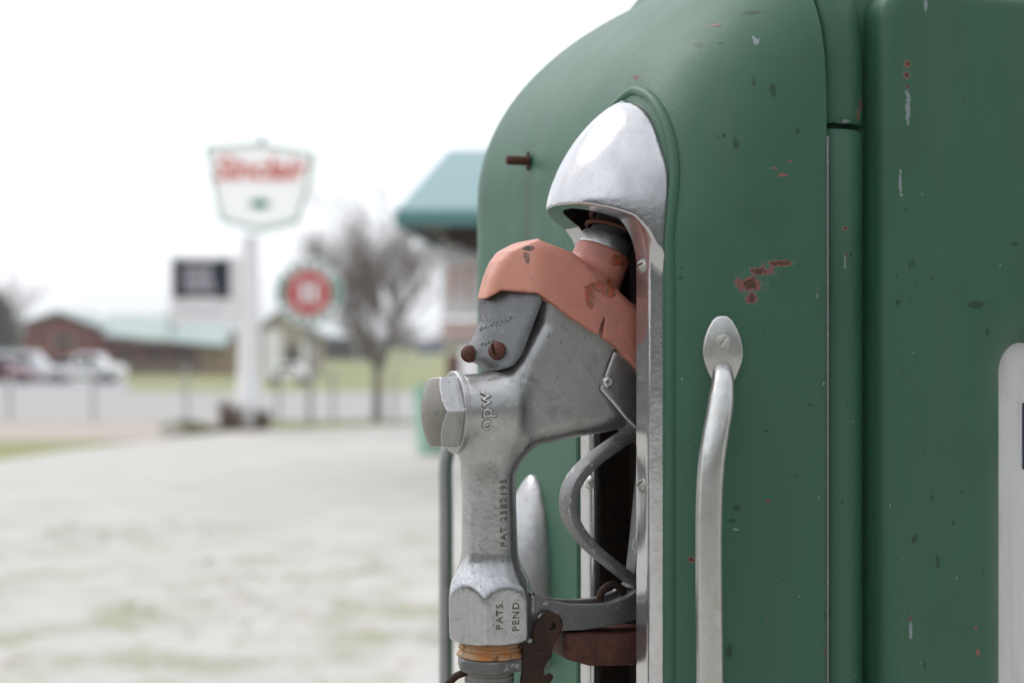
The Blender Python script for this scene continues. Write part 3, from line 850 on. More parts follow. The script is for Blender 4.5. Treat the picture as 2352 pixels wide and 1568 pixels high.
c = k.mix(k.mth('MULTIPLY', k.mth('MULTIPLY', k.step(k.noise(38, 6, .65), .40, .66), k.step(X_, -.055, -.015)), .6), c, (.20, .085, .07))
nrm = k.bump(k.noise(260, 5), .25, .0010); nrm = k.bump(k.noise(24, 3), .3, .002, nrm)
nrm = k.bump(k.step(d1, .8, 1.05), .5, .0006, nrm)
M_RUB = k.fin(c, k.mixf(k.noise(40, 4), .36, .56), 0., nrm, .5)

skW = LP([(1101,780),(1101,688),(1114,636),(1128,602),(1146,578),(1178,561)], .012)+LP([(1206,553)], .004)+LP([(1228,555),(1300,582),(1330,606),(1432,694),(1470,718),(1530,750),(1530,960),(1300,900)], -.006)
skC = LP([(1080,692),(1100,691)], .007)+LP([(1122,686)], .001)+LP([(1144,675)], -.006)+LP([(1165,665),(1226,675),(1300,731),(1388,786),(1400,795),(1467,862),(1540,935),(1540,500),(1060,500)], -.012)
sa_, ca_ = math.sin(R(23)), math.cos(R(23))
rx_, rz_ = L(1391, 574, -.002)
AX = np.array([sa_, 0, ca_])
RIM = np.array([rx_, 0, rz_])
crack = LP([(1387,716),(1382,733),(1373,760),(1374,788),(1378,800),(1385,792),(1381,770),(1384,745)], -.018)
def cover_fn(X, Y, Z):
    s = smax(extr(poly2(skW, X, Z), Y, 0, .0207, .0060), X*cn[0]+Y*cn[1]+Z*cn[2]-cd, .003)
    cy = cylf(X, Y, Z, RIM-AX*.034, RIM, .0160, .0022)
    d = smin(s, cy, .006)
    # shallow ribs on the lobe
    d = d + .0004*np.cos((X*.9+Z*.45)*1150)*np.clip((L(1190,600,0)[0]-X)/.02, 0, 1)*np.clip((Z-.045)/.01, 0, 1)
    d = np.maximum(d, poly2(skC, X, Z))
    ck = np.maximum(poly2(crack, X, Z), Y+.013)
    return np.maximum(d, -ck)
cover = nets_obj('rubber_cover', cover_fn, (-.112,-.026,-.060), (L(1530,900,0)[0],.026,.062), .0009, M_RUB, noz, 180, 1)

# collar, coil spring and spout
mb = MB(); mb.lathe([(.0150,-.004),(.0150,.0062),(.0142,.0072),(.0118,.0074)], RIM, AX, 40)
mb.build('spout_collar', M_CASTB, noz, 40)
mb = MB(); mb.lathe([(.0115,0),(.0115,.022),(.0102,.040),(.0098,.075)], RIM, AX, 28)
mb.build('spout_tube', simple('dark_spout_steel', (.05,.05,.048), .5), noz)
mb = MB(); pth = []
xx = Vector(AX).orthogonal().normalized(); yy = Vector(AX).cross(xx)
for i in range(150):
    q = 2*math.pi*i/34; pth.append(Vector(RIM)+Vector(AX)*(.0088+.0065*i/34)+(xx*math.cos(q)+yy*math.sin(q))*.0142)
mb.tube(pth, .0014, 8); mb.build('spout_spring', M_RUST, noz, 180)

# riveted lever bracket
brP = LP([(1399,806),(1367,893),(1425,960),(1470,1000),(1540,1050),(1540,860),(1500,800)], -.010)
br = nets_obj('lever_bracket', lambda X, Y, Z: extr(poly2(brP, X, Z), Y, 0, .0162, .0012), (L(1360,900,-.01)[0],-.018,L(1400,1060,-.01)[1]), (L(1530,900,0)[0],.018,L(1400,800,0)[1]), .0008, M_CAST, noz, 180, 1)
x, z = L(1396, 877, -.0165)
mb = MB(); mb.lathe([(.0034,-.001),(.0034,.0008),(.0030,.0018),(.0020,.0024),(.0008,.0022),(.0001,.0021)], (x,-.0160,z), (0,-1,0), 20)
mb.build('rivet', M_CASTB, br)

# trigger lever and the guard round it
lev = spline(LP([(1500,958),(1452,992),(1405,1024),(1352,1064),(1318,1105),(1305,1150),(1314,1198),(1350,1248),(1400,1292),(1448,1330),(1480,1356)], 0), 6)
MB().strip(lev, .0080, .0050, 0, .0006).build('trigger_lever', M_CASTD, noz, 25)
MB().strip(spline(LP([(1486,1040),(1474,1150),(1465,1240),(1458,1300),(1452,1350)], 0), 6), .0060, .0045, .001, .0006).build('lever_arm', M_CASTD, noz, 25)
gdP = LP([(1219,1362),(1234,1361),(1270,1379),(1310,1387),(1360,1388),(1400,1384),(1440,1369),(1470,1346),(1510,1300),(1550,1330),(1520,1396),(1475,1419),(1440,1430),(1400,1438),(1340,1447),(1280,1450),(1228,1447),(1219,1440)], -.0105)
gslot = LP([(1236,1418),(1240,1408),(1250,1404),(1262,1408),(1264,1422),(1256,1432),(1242,1430)], -.0105)
def guard2(X, Y, Z):
    P = poly2(gdP, X, Z)
    a = extr(P, Y, -.0085, .0022, .0009); b = extr(P, Y, .0085, .0022, .0009)
    web = extr(P+.0038, Y, 0, .009, .001)
    d = np.minimum(np.minimum(a, b), web)
    return np.maximum(d, -poly2(gslot, X, Z))
nets_obj('trigger_guard', guard2, (L(1210,1400,0)[0],-.013,L(1300,1460,0)[1]), (L(1545,1400,0)[0],.013,L(1300,1310,0)[1]), .0007, M_CASTD, noz, 180, 1)
# rusty hold-open link
lkP = LP(zo([(600,890),(640,800),(690,725),(760,665),(840,645),(930,675),(985,750),(990,830),(950,920),(880,1060),(840,1160),(850,1190),(835,1240),(780,1300),(745,1370),(740,1440),(780,1468),(830,1442),(868,1470),(850,1530),(800,1575),(760,1640),(700,1720),(560,1760),(440,1680),(445,1520),(470,1400),(455,1300),(470,1200),(455,1110),(420,1080),(430,1020),(470,985),(510,1000),(540,1040),(580,1060),(602,1040),(606,960)]), -.0150)
hx_, hz_ = LP(zo([(845,825)]), -.0150)[0]
lk_fn = lambda X, Y, Z: np.maximum(extr(poly2(lkP, X, Z), Y, -.0135, .0019, .0010), .0022-np.sqrt((X-hx_)**2+(Z-hz_)**2))
nets_obj('hold_open_link', lk_fn, (L(1180,1450,-.015)[0],-.018,L(1200,1615,-.015)[1]), (L(1310,1450,-.015)[0],-.010,L(1200,1395,-.015)[1]), .00055, M_RUSTD, noz, 180, 1)
cx_, cz_ = L(1406, 1378, .002)
pth = [(cx_+.0078*math.cos(R(a)), .002, cz_+.0088*math.sin(R(a))) for a in range(-60, 245, 8)]
MB().tube(pth, .0022, 10).build('latch_ring', M_RUSTD, noz, 180)

# ---- cast lettering, laid on the surfaces
def lettering(*a, **k_):
    if a[6] < 40: return lettering1(*a, **{**k_, 'bold': -.004})
    lettering1(*a, **{**k_, 'bold': .03})
    a = list(a); a[7] = M_CAST if a[4] != 1153 else M_CASTB
    return lettering1(*a, **{**k_, 'bold': -.004, 'lift': .0005})
def lettering1(name, text, B, parent, u, v, size_px, mat, ang=90, depth=.0004, spacing=1.0, shear=0, yref=-.017, bold=-.012, lift=0.):
    cu = bpy.data.curves.new(name, 'FONT'); cu.body = text; cu.size = 1; cu.space_character = spacing; cu.shear = shear; cu.offset = bold
    cu.align_x = 'CENTER'; cu.align_y = 'CENTER'; cu.resolution_u = 3
    o = bpy.data.objects.new(name, cu); COL.objects.link(o); bpy.context.view_layer.update()
    me = bpy.data.meshes.new_from_object(o.evaluated_get(bpy.context.evaluated_depsgraph_get()))
    bpy.data.objects.remove(o)
    bm = bmesh.new(); bm.from_mesh(me); bmesh.ops.remove_doubles(bm, verts=bm.verts, dist=1e-4)
    bmesh.ops.subdivide_edges(bm, edges=[e for e in bm.edges if e.calc_length() > .12], cuts=2)
    bmesh.ops.triangulate(bm, faces=bm.faces)
    x0, z0 = L(u, v, yref); s = size_px*(yref-CY)/F; ca2, sa2 = math.cos(R(ang)), math.sin(R(ang))
    for vv in bm.verts:
        tx, ty = vv.co.x*s, vv.co.y*s
        px_, pz_ = x0+(tx*ca2-ty*sa2)*1.0, z0+(tx*sa2+ty*ca2)
        r = B.ray_cast(Vector((px_, -.2, pz_)), Vector((0, 1, 0)))
        if r[0] is None: r = B.find_nearest(Vector((px_, yref, pz_)))
        vv.co = Vector((px_, r[0].y, pz_)) + r[1]*(depth+lift)
    me2 = bpy.data.meshes.new(name); bm.to_mesh(me2); bm.free()
    o2 = bpy.data.objects.new(name, me2); COL.objects.link(o2); me2.materials.append(mat); o2.parent = parent
    sd = o2.modifiers.new('thickness', 'SOLIDIFY'); sd.thickness = .0006; sd.offset = 0
    return o2
lettering('lettering', 'opw', B_body, castbody, 1113, 944, 50, M_LETTER, 90, .0001, 1.1, yref=-.019)
lettering('lettering', 'PAT 2582195', B_body, castbody, 1153, 1176, 25, M_LETTER, 90, .0001, 1.22, yref=-.012)
lettering('lettering', 'PATS.', B_body, castbody, 1146, 1411, 26, M_LETTER, 90, .0001, 1.15, yref=-.02)
lettering('lettering', 'PEND.', B_body, castbody, 1178, 1408, 26, M_LETTER, 90, .0001, 1.15, yref=-.016)
wb = MB()
rgp = random.Random(8)
def worn(u, v, du, dv):              # worn raised marks, no longer legible
    r = hit(B_plate, u, v)
    if r[0] is None: return
    r2 = hit(B_plate, u+du, v+dv); q = r2[0] if r2[0] is not None else r[0]
    wb.tube([r[0]+r[1]*.0001, (r[0]+q)/2+r[1]*.0003, q+r[1]*.0001], .00024, 6)
for u in (1106, 1113, 1146, 1159): worn(u+4, 682 if u < 1140 else 674, -5, 16)
for i in range(9): worn(1098+i*9+rgp.uniform(-1,1), 752-i*3.2, rgp.uniform(-5,5), rgp.uniform(5,11)); worn(1099+i*9, 758-i*3.2, 6, rgp.uniform(-5,5))
for i in range(5): worn(1103+i*8, 785-i*2, rgp.uniform(-4,4), rgp.uniform(6,12)); worn(1104+i*8, 790-i*2, 5, rgp.uniform(-4,4))
wb.build('worn_marks', M_PLATE, plate, 180)

# ================================================================== HOSE
hx0, hz0 = L(1128, 1466, 0)
hose = thing('fuel_hose', 'ribbed hose with rust-stained threaded coupling below the nozzle', 'hose', (hx0, 0, hz0), frame=True)
s_ = .7715/F
k = NT('rust_stained_thread'); X_, Y_, Z_ = k.xyz()
f = k.noise(1, 5, .65, k.stretch(90, 90, 260))
c = k.mix(k.step(f, .35, .65), (.36, .28, .18), (.42, .155, .04)); c = k.mix(k.step(k.noise(180, 4), .56, .68), c, (.10, .045, .02))
M_THR = k.fin(c, .6, .25, k.bump(k.noise(300, 4), .3, .0008))
mb = MB(); mb.lathe([(70*s_,0),(72*s_,-6*s_),(74*s_,-10*s_),(69*s_,-13*s_),(75*s_,-17*s_),(76*s_,-20*s_),(69*s_,-23*s_),(73*s_,-27*s_),(77*s_,-32*s_),(80*s_,-37*s_)], (hx0,0,hz0+.0006), (0,0,1), 40, True)
mb.build('thread', M_THR, hose, 180)
def nut_fn(X, Y, Z):
    r = np.sqrt((X-hx0)**2+Y*Y); ph = np.arctan2(Y, X-hx0)
    h = smin(hexr(ph, .0176, R(-105)), 0*r+.0192, .001)*1.0
    zc = hz0-51*s_
    a = r-h+.0016; b = np.abs(Z-zc)-16*s_+.0016
    return np.minimum(np.maximum(a, b), 0)+np.sqrt(np.maximum(a,0)**2+np.maximum(b,0)**2)-.0016
nets_obj('coupling_nut', nut_fn, (hx0-.023,-.023,hz0-.018), (hx0+.023,.023,hz0-.006), .0007, M_CASTD, hose, 180, 1)
mb = MB(); hp = []; rad = []
hc = spline([(hx0-.001,0,hz0-.0155),(hx0-.002,0,hz0-.10),(hx0-.004,.002,hz0-.30),(hx0+.005,.03,hz0-.62),(hx0+.05,.09,hz0-.78),(hx0+.10,.12,hz0-.62),(hx0+.11,.13,hz0-.40),(hx0+.13,.13,hz0-.34)], 60)
acc = 0; dd = 0
PP = [Vector(p) for p in hc]
for i, p in enumerate(PP):
    if i: dd += (PP[i]-PP[i-1]).length
# resample along the length so the ribs stay even
step = .00044; out = [PP[0]]; cur = 0; tgt = step; rr_ = []
for i in range(1, len(PP)):
    a, b = PP[i-1], PP[i]; l = (b-a).length
    st = step if cur < .12 else .006
    while tgt <= cur+l:
        out.append(a+(b-a)*((tgt-cur)/l)); tgt += (step if tgt < .12 else .006)
    cur += l
dist = 0; rads = []
for i, p in enumerate(out):
    if i: dist += (out[i]-out[i-1]).length
    if dist < .12: rads.append(.0126+.0010*abs(math.sin(math.pi*dist/.0026))**.6)
    else: rads.append(.0112)
mb.tube(out, rads, 28)
mb.build('ribbed_sleeve', simple('grey_ribbed_rubber', (.20,.19,.17), .7, 0, .2, 60, .2), hose, 180)
wp = [(hx0-.0125, 0, hz0-.0165), (hx0-.020, .004, hz0-.0205), (hx0-.026,.008,hz0-.032), (hx0-.028,.01,hz0-.06)]
MB().tube(spline(wp, 6), .0020, 8).build('tie_wire', M_RUSTD, hose, 180)

# ================================================================== THE PLACE BEHIND
TY = [-60, 26, 45, 103, 170, 400, 1200, 2600]; TZ = [0, 0, -.35, -1.5, -2.4, -.6, 2, 4]
def zt(Y): return float(np.interp(Y, TY, TZ))
def W(u, v, Y): return ((u-1176)*Y/F, Y, CAMH+(784-v)*Y/F)
def wx(u, Y): return (u-1176)*Y/F
def wz(v, Y): return CAMH+(784-v)*Y/F
def sheet(name, edges, dz, mat, n=1):
    """edges: list of (Y, x0, x1) rows"""
    ys = []
    for i in range(len(edges)-1):
        (a, a0, a1), (b, b0, b1) = edges[i], edges[i+1]
        brk = [y for y in TY if a < y < b]
        for y in [a]+brk+list(np.linspace(a, b, n+1)[1:-1]):
            t = (y-a)/(b-a); ys.append((y, a0+(b0-a0)*t, a1+(b1-a1)*t))
    ys.append(edges[-1]); ys = sorted(set(ys))
    V = []; 
    for y, x0, x1 in ys: V += [(x0, y, zt(y)+dz), (x1, y, zt(y)+dz)]
    return struct(mesh_obj(name, V, [(2*i, 2*i+1, 2*i+3, 2*i+2) for i in range(len(ys)-1)], mat, None, 0))

# ground: winter grass to the horizon
k = NT('winter_grass'); f = k.noise(.6, 6, .65); f2 = k.noise(.07, 3)
c = k.mix(k.step(f, .35, .65), (.20, .20, .075), (.27, .24, .11)); c = k.mix(k.step(f2, .4, .62), c, (.17, .21, .075))
M_GRASS = k.fin(c, .9)
sheet('ground', [(-60,-900,900),(26,-900,900),(45,-900,900),(103,-900,900),(170,-900,900),(400,-900,900),(2600,-2600,2600)], 0, M_GRASS)

# gravel lot with thin weeds
k = NT('pale_gravel_with_weeds'); X_, Y_, Z_ = k.xyz()
c = k.mix(k.step(k.noise(1.1, 6, .7), .35, .65), (.385, .372, .345), (.485, .47, .445))
c = k.mix(k.mth('MULTIPLY', k.step(k.noise(55, 3, .8), .45, .7), .5), c, (.56, .55, .53))
c = k.mix(k.mth('MULTIPLY', k.step(k.noise(2.3, 6, .75), .50, .66), .55), c, (.38, .345, .30))
nearw = k.step(Y_, 14., 7.5)
weed = k.mth('MULTIPLY', k.step(k.mth('ADD', k.noise(1.7, 6, .68), k.mth('MULTIPLY', k.mth('SUBTRACT', k.noise(9, 4, .7), .5), .35)), .49, .62), nearw)
c = k.mix(k.mth('MULTIPLY', weed, .8), c, k.mix(k.step(k.noise(3.1, 3), .4, .6), (.27, .265, .175), (.235, .265, .145)))
c = k.mix(k.mth('MULTIPLY', k.mth('MULTIPLY', k.step(k.noise(4.6, 4, .6), .62, .72), nearw), .6), c, (.30, .20, .13))
M_GRAV = k.fin(c, .95, 0, k.bump(k.noise(60, 4), .4, .01))
y0_ = 1.5*F/(1058-784); y1_ = 1.5*F/(1008-784); y2_ = 1.5*F/(986-784); y3_ = 1.5*F/(972-784)
V = [(-60,-40,.004),(60,-40,.004),(60,y3_,.004),(wx(1000,y3_),y3_,.004),(wx(700,y2_),y2_,.004),(wx(540,y2_-.4),y2_-.4,.004),(wx(380,y1_),y1_,.004),(wx(150,(y0_+y1_)/2-.3),(y0_+y1_)/2-.3,.004),(wx(0,y0_),y0_,.004),(-30,11.5,.004),(-60,7,.004)]
struct(mesh_obj('gravel_lot', V, [tuple(range(len(V)))], M_GRAV, None, 0))
M_ROAD = simple('pale_asphalt', (.31,.305,.295), .85, 0, .08, .4)
M_DIRT = simple('pinkish_dirt', (.37,.33,.29), .95, 0, .12, .5)
sheet('dirt_shoulder', [(21.3,-60,wx(330,21.3)),(24.2,-60,wx(520,24.2)),(27.2,-80,wx(560,27.2))], .008, M_DIRT)
sheet('road', [(27.0,-200,200),(60,-200,200)], .015, M_ROAD)
sheet('parking_lot', [(60.2,-120,wx(300,60.2)),(118,-160,wx(290,118))], .02, simple('parking_asphalt', (.30,.30,.31), .85, 0, .1, .3))
mb = MB()
for y in (43.2, 43.6):
    mb.add([(-200,y,zt(y)+.022),(200,y,zt(y)+.022),(200,y+.12,zt(y+.12)+.022),(-200,y+.12,zt(y+.12)+.022)], [(0,1,2,3)])
struct(mb.build('road_marking', simple('worn_yellow_paint', (.55,.42,.12), .7), None, 0))

M_WHITE = simple('white_paint', (.87,.87,.88), .5, 0, .05)
M_PALEG = simple('pale_green_paint', (.40,.55,.47), .5, 0, .08)
M_REDP = simple('red_sign_paint', (.68,.12,.07), .5, 0, .08)
M_GREENP = simple('green_sign_paint', (.03,.25,.14), .5, 0, .1)
M_INK = simple('dark_board_frame', (.018,.02,.035), .5)
M_GREY = simple('grey_steel', (.30,.30,.31), .5, .3)
M_LGREY = simple('light_grey_print', (.58,.58,.64), .7)
M_WOOD = simple('brown_timber', (.17,.115,.075), .8, 0, .3, 2)
M_TAN = simple('tan_boards', (.40,.29,.18), .8, 0, .2, 1)
M_BRICK = simple('dark_red_brick', (.19,.062,.053), .85, 0, .22, 3)
M_TEALP = simple('pale_teal_house_roof', (.27,.345,.325), .45, .1, .08, .5)
M_TEAL = simple('teal_metal_roof', (.165,.285,.295), .40, .2, .08, .5)
M_TEALD = simple('teal_fascia', (.10,.24,.23), .5, 0, .08, .5)
M_GLASS = simple('dark_window_glass', (.02,.022,.028), .12, 0, .1)
M_DKBOARD = simple('dark_porch_boards', (.055,.045,.04), .8, 0, .2, 1)  # one dark brown for soffit, beams and shed wall
M_STONE = simple('tan_stone', (.40,.35,.29), .85, 0, .2, 2)
M_SLATE = simple('pale_metal_roof', (.50,.54,.55), .4, .2, .08, .4)

def text_mesh(name, body, parent, origin, size, mat, shear=0., spacing=1., thick=.01, bold=0., align='CENTER'):
    cu = bpy.data.curves.new(name, 'FONT'); cu.body = body; cu.size = size; cu.shear = shear; cu.space_character = spacing
    cu.align_x = align; cu.align_y = 'CENTER'; cu.extrude = thick; cu.offset = bold; cu.resolution_u = 3
    o = bpy.data.objects.new(name, cu); COL.objects.link(o); bpy.context.view_layer.update()
    me = bpy.data.meshes.new_from_object(o.evaluated_get(bpy.context.evaluated_depsgraph_get())); bpy.data.objects.remove(o)
    V = [(v.co.x+origin[0], origin[1]-v.co.z, v.co.y+origin[2]) for v in me.vertices]
    return mesh_obj(name, V, [tuple(p.vertices) for p in me.polygons], mat, parent, 0)

# ---- tall roadside sign
YS = 24.6
bx_, bz_ = wx(572, YS), zt(YS)
sign = thing('roadside_sign', 'tall white pole sign, red script on its shield, black framed board on the pole', 'sign', (bx_, YS, bz_))
mb = MB(); mb.lathe([(.25,bz_),(.25,bz_+.12),(.215,bz_+.16),(.19,bz_+1.2),(.165,wz(540,YS))], (wx(573,YS), YS, 0), (0,0,1), 20)
mb.build('pole', M_WHITE, sign)
px_ = lambda L_, Y: [(wx(u,Y), wz(v,Y)) for u, v in L_]
pan = px_([(472,342),(478,336),(600,328),(722,350),(730,358),(728,372),(692,506),(684,516),(600,535),(514,514),(505,506),(476,360)], YS)
k = NT('glowing_sign_face'); k.set(k.b.inputs['Emission Color'], (1,1,1)); k.set(k.b.inputs['Emission Strength'], .2)  # glow added to whiten the sign face, no lamp behind it
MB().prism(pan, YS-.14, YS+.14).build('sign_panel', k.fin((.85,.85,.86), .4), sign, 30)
cxp, czp = np.mean([p[0] for p in pan]), np.mean([p[1] for p in pan])
inn = [(cxp+(x-cxp)*.925, czp+(z-czp)*.90) for x, z in pan]
n = len(pan)
a_ = sum(pan[i][0]*pan[(i+1)%n][1]-pan[(i+1)%n][0]*pan[i][1] for i in range(n))
mb = MB(); V = [(x, YS-.17, z) for x, z in pan]+[(x, YS-.17, z) for x, z in inn]+[(x, YS-.142, z) for x, z in pan]+[(x, YS-.142, z) for x, z in inn]
mb.add(V, [(i, (i+1)%n, n+(i+1)%n, n+i) for i in range(n)]+[(n+i, n+(i+1)%n, 3*n+(i+1)%n, 3*n+i) for i in range(n)]+[(2*n+i, 2*n+(i+1)%n, (i+1)%n, i) for i in range(n)])
mb.build('sign_border', M_PALEG, sign, 30)
text_mesh('lettering', 'Sinclair', sign, (wx(597,YS), YS-.155, wz(392,YS)), .56, M_REDP, .28, .98, .008, .012)
mb = MB(); mb.lathe([(.001,-.01),(.13,-.01),(.13,.01),(.001,.01)], (0,0,0), (0,1,0), 20, False)
mb.v = [(x*1.35+wx(600,YS), y+YS-.155, z*.62+wz(470,YS)) for x, y, z in mb.v]; mb.build('green_oval', M_GREENP, sign)
mb = MB(); mb.lathe([(.07,0),(.07,.08),(.045,.12),(.03,.2),(.001,.24)], (wx(602,YS), YS, wz(331,YS)), (0,0,1), 12); mb.build('finial', M_GREY, sign)
brd = MB().box(wx(392,YS), wx(548,YS), YS-.08, YS+.08, wz(746,YS), wz(588,YS)).build('message_board', M_WHITE, sign)
mb = MB(); yf = YS-.10
x0,x1,z0,z1 = wx(402,YS), wx(530,YS), wz(683,YS), wz(600,YS)
t = .11
mb.box(x0,x0+t*1.5,yf,yf+.019,z0-.02,z1+.02); mb.box(x1-t*1.9,x1,yf,yf+.019,z0-.02,z1+.02); mb.box(x0+t*1.5,x1-t*1.9,yf+.004,yf+.019,z0,z1)
mb.build('board_frame', M_INK, brd)
rr2 = random.Random(3)
for i in range(5):
    mb = MB()
    z = z1-.10-i*.088; x = x0+.20
    while x < x1-.34:
        l = rr2.uniform(.05,.13); mb.box(x, min(x+l, x1-.24), yf-.004, yf+.003, z-.062, z); x += l+.035
    mb.build('print_line', M_LGREY, brd)
for i in range(2):
    mb = MB()
    z = z0-.14-i*.11; x = x0+.05
    while x < x1-.1:
        l = rr2.uniform(.04,.10); mb.box(x, x+l, yf+.006, yf+.019, z-.04, z); x += l+.04
    mb.build('print_line', M_LGREY, brd)
MB().box(wx(540,YS), wx(575,YS), YS-.04, YS+.04, wz(640,YS), wz(625,YS)).build('bracket_arm', M_WHITE, sign)

# planting round the pole
def clump(name, label, cat, cx, cy, r, h, mat, n=160, group=None):
    z0 = zt(cy)+.004; th = thing(name, label, cat, (cx, cy, z0), group); rg = random.Random(int(cx*91+cy*17))
    mb = MB()
    for i in range(n):
        a = rg.uniform(0, 6.28); q = r*rg.random()**.6; x, y = cx+q*math.cos(a), cy+q*math.sin(a); hh = h*rg.uniform(.5,1)*(1-.5*q/r)
        dx, dy = rg.uniform(-.5,.5)*hh, rg.uniform(-.5,.5)*hh; b = rg.uniform(0,3.14); wdt = .02+.02*rg.random()
        mb.add([(x-wdt*math.cos(b), y-wdt*math.sin(b), z0), (x+wdt*math.cos(b), y+wdt*math.sin(b), z0), (x+dx*.6+wdt*.7, y+dy*.6, z0+hh*.65), (x+dx, y+dy, z0+hh)], [(0,1,2,3)])
    mb.build('foliage', mat, th, 0); return th
M_DRYB = simple('dry_brown_leaves', (.22,.17,.14), .9, 0, .35, 4)
M_DRYG = simple('pale_dry_grass', (.34,.33,.22), .9, 0, .25, 4)
clump('dry_shrub', 'dark brown dry shrub at the left of the white pole foot', 'shrub', wx(530,24.2), 24.2, .15, .7, M_DRYB, 130)
clump('grass_tuft', 'pale dry grass tuft near the white sign pole', 'grass tuft', wx(425,23.2), 23.2, .38, .30, M_DRYG, 320)
clump('brown_weed', 'small brown weed at the right of the white pole foot', 'weed', wx(602,24.4), 24.4, .10, .5, M_DRYB, 90)
def rock(label, cx, cy, r, seed, mat):
    bm = bmesh.new(); bmesh.ops.create_icosphere(bm, subdivisions=3, radius=1); rg = np.random.default_rng(seed)
    A = rg.normal(0, 1, (6, 3))
    for v in bm.verts:
        d = 1+.10*sum(math.sin(float(np.dot(a, v.co))*2+i) for i, a in enumerate(A))/2; v.co = Vector((v.co.x*d*r*1.5+cx, v.co.y*d*r+cy, max(v.co.z*d*r*.75, -.02)+zt(cy)+r*.3))
    me = bpy.data.meshes.new('rock'); bm.to_mesh(me); bm.free(); me.materials.append(mat)
    o = bpy.data.objects.new('rock', me); COL.objects.link(o); o['label'] = label; o['category'] = 'rock'; o['group'] = 'rocks along the lot edge'
M_ROCKP = simple('pale_rock', (.48,.46,.41), .9, 0, .2, 5); M_ROCKD = simple('dark_rock', (.14,.125,.11), .9, 0, .25, 5)
rock('pale flat rock beside the dry grass tuft', wx(395,22.6), 22.6, .13, 1, M_ROCKP)
rock('small pale rock between grass tuft and white pole', wx(450,23.4), 23.4, .11, 2, M_ROCKP)
rock('dark rock at the gravel edge left of the pole', wx(476,23.6), 23.6, .12, 3, M_ROCKD)
o = mesh_obj('edging_timber', *(lambda m: (m.v, m.f))(MB().box(wx(450,24.0), wx(600,24.0), 23.9, 24.02, .002, .08)), M_WOOD, None, 30)
o['label'] = 'dark timber edging lying in front of the sign pole'; o['category'] = 'timber'

# ---- round sign
YR = 25.3
rs = thing('round_sign', 'round red and white sign with green marks on its rim, right of the tall pole', 'sign', (wx(712,YR), YR, zt(YR)))
zc2 = wz(672,YR); xc2 = wx(710,YR); s2 = YR/F
mb = MB(); mb.tube([(xc2, YR+.08, zt(YR)), (xc2, YR+.08, zc2+.3)], .045, 10); mb.build('post', M_GREY, rs)
mb = MB(); mb.lathe([(.001,.04),(76*s2,.04),(78*s2,.02),(78*s2,-.02),(76*s2,-.04),(.001,-.04)], (xc2, YR, zc2), (0,1,0), 48, False); mb.build('rim_disc', M_WHITE, rs, 30)
mb = MB(); mb.lathe([(.001,.012),(51*s2,.012),(51*s2,-.012),(.001,-.012)], (xc2, YR-.054, zc2), (0,1,0), 40, False); mb.build('red_disc', simple('deep_red_enamel', (.56,.075,.07), .5, 0, .08), rs, 30)
mb = MB()
for du in (-20, 6): mb.box(xc2+du*s2, xc2+(du+16)*s2, YR-.080, YR-.068, zc2-25*s2, zc2+25*s2)
mb.build('white_bars', M_WHITE, rs)
M_RIMG = simple('faded_green_enamel', (.07,.28,.19), .5, 0, .1)
for i in range(30):
    a = R(i*12+4)
    side = abs(math.cos(a)) > .93
    if not side and i % 2: continue
    wdt = R(5.8) if side else R(5.0); r0, r1 = 57*s2, 73*s2
    P = [(xc2+r*math.cos(b), zc2+r*math.sin(b)) for r, b in ((r0,a-wdt),(r1,a-wdt),(r1,a+wdt),(r0,a+wdt))]
    MB().prism(P, YR-.056, YR-.044).build('rim_mark', M_RIMG, rs)

# ---- filling station under a teal hip roof
YA, YBk = 14.0, 18.0
stn = thing('filling_station', 'open shelter with teal metal hip roof and white sign boards, behind the pump', 'shelter', (3.0, 16, 0))
ev = wz(487, YA); A0 = wx(905, YA); A1 = wx(1010, YBk); XR = 8.0
rid = wz(343, 16.0); rx0 = wx(1030, 16.0)
mb = MB()
V = [(A0,YA,ev),(XR,YA,ev),(XR,YBk,ev),(A1,YBk,ev),(rx0,16,rid),(XR-1,16,rid)]
mb.add(V, [(0,1,5,4),(1,2,5),(2,3,4,5),(3,0,4)])
mb.build('roof', M_TEAL, stn, 20)
mb = MB(); d_ = .13
ring0 = [(A0,YA),(XR,YA),(XR,YBk),(A1,YBk)]; 
for (ax,ay),(bx,by) in zip(ring0, ring0[1:]+ring0[:1]):
    mb.add([(ax,ay,ev-d_),(bx,by,ev-d_),(bx,by,ev+.02),(ax,ay,ev+.02)], [(0,1,2,3)])
mb.build('fascia', M_TEALD, stn, 20)
MB().add([(A0+.02,YA+.02,ev-.06),(XR-.02,YA+.02,ev-.06),(XR-.02,YBk-.02,ev-.06),(A1+.02,YBk-.02,ev-.06)], [(3,2,1,0)]).build('soffit', M_DKBOARD, stn, 0)
mb = MB()
for i in range(5): mb.box(A0+.5+.12*i, XR-.4, YA+.5+i*.75, YA+.62+i*.75, ev-.30, ev-.062)
mb.build('ceiling_beams', M_DKBOARD, stn, 0)
for x, y in ((wx(1200,YBk-.6), YBk-.6), (XR-.5, YBk-.6), (.85, YA+.5), (XR-.5, YA+.5)):
    MB().box(x-.08, x+.08, y-.08, y+.08, 0, ev-.062).build('post', M_WOOD, stn)
YP = YBk-.9
sb = MB().box(wx(1014,YP), wx(1290,YP), YP-.03, YP+.03, wz(728,YP), wz(556,YP)).build('sign_board', M_WHITE, stn)
mb = MB(); rg = random.Random(5)
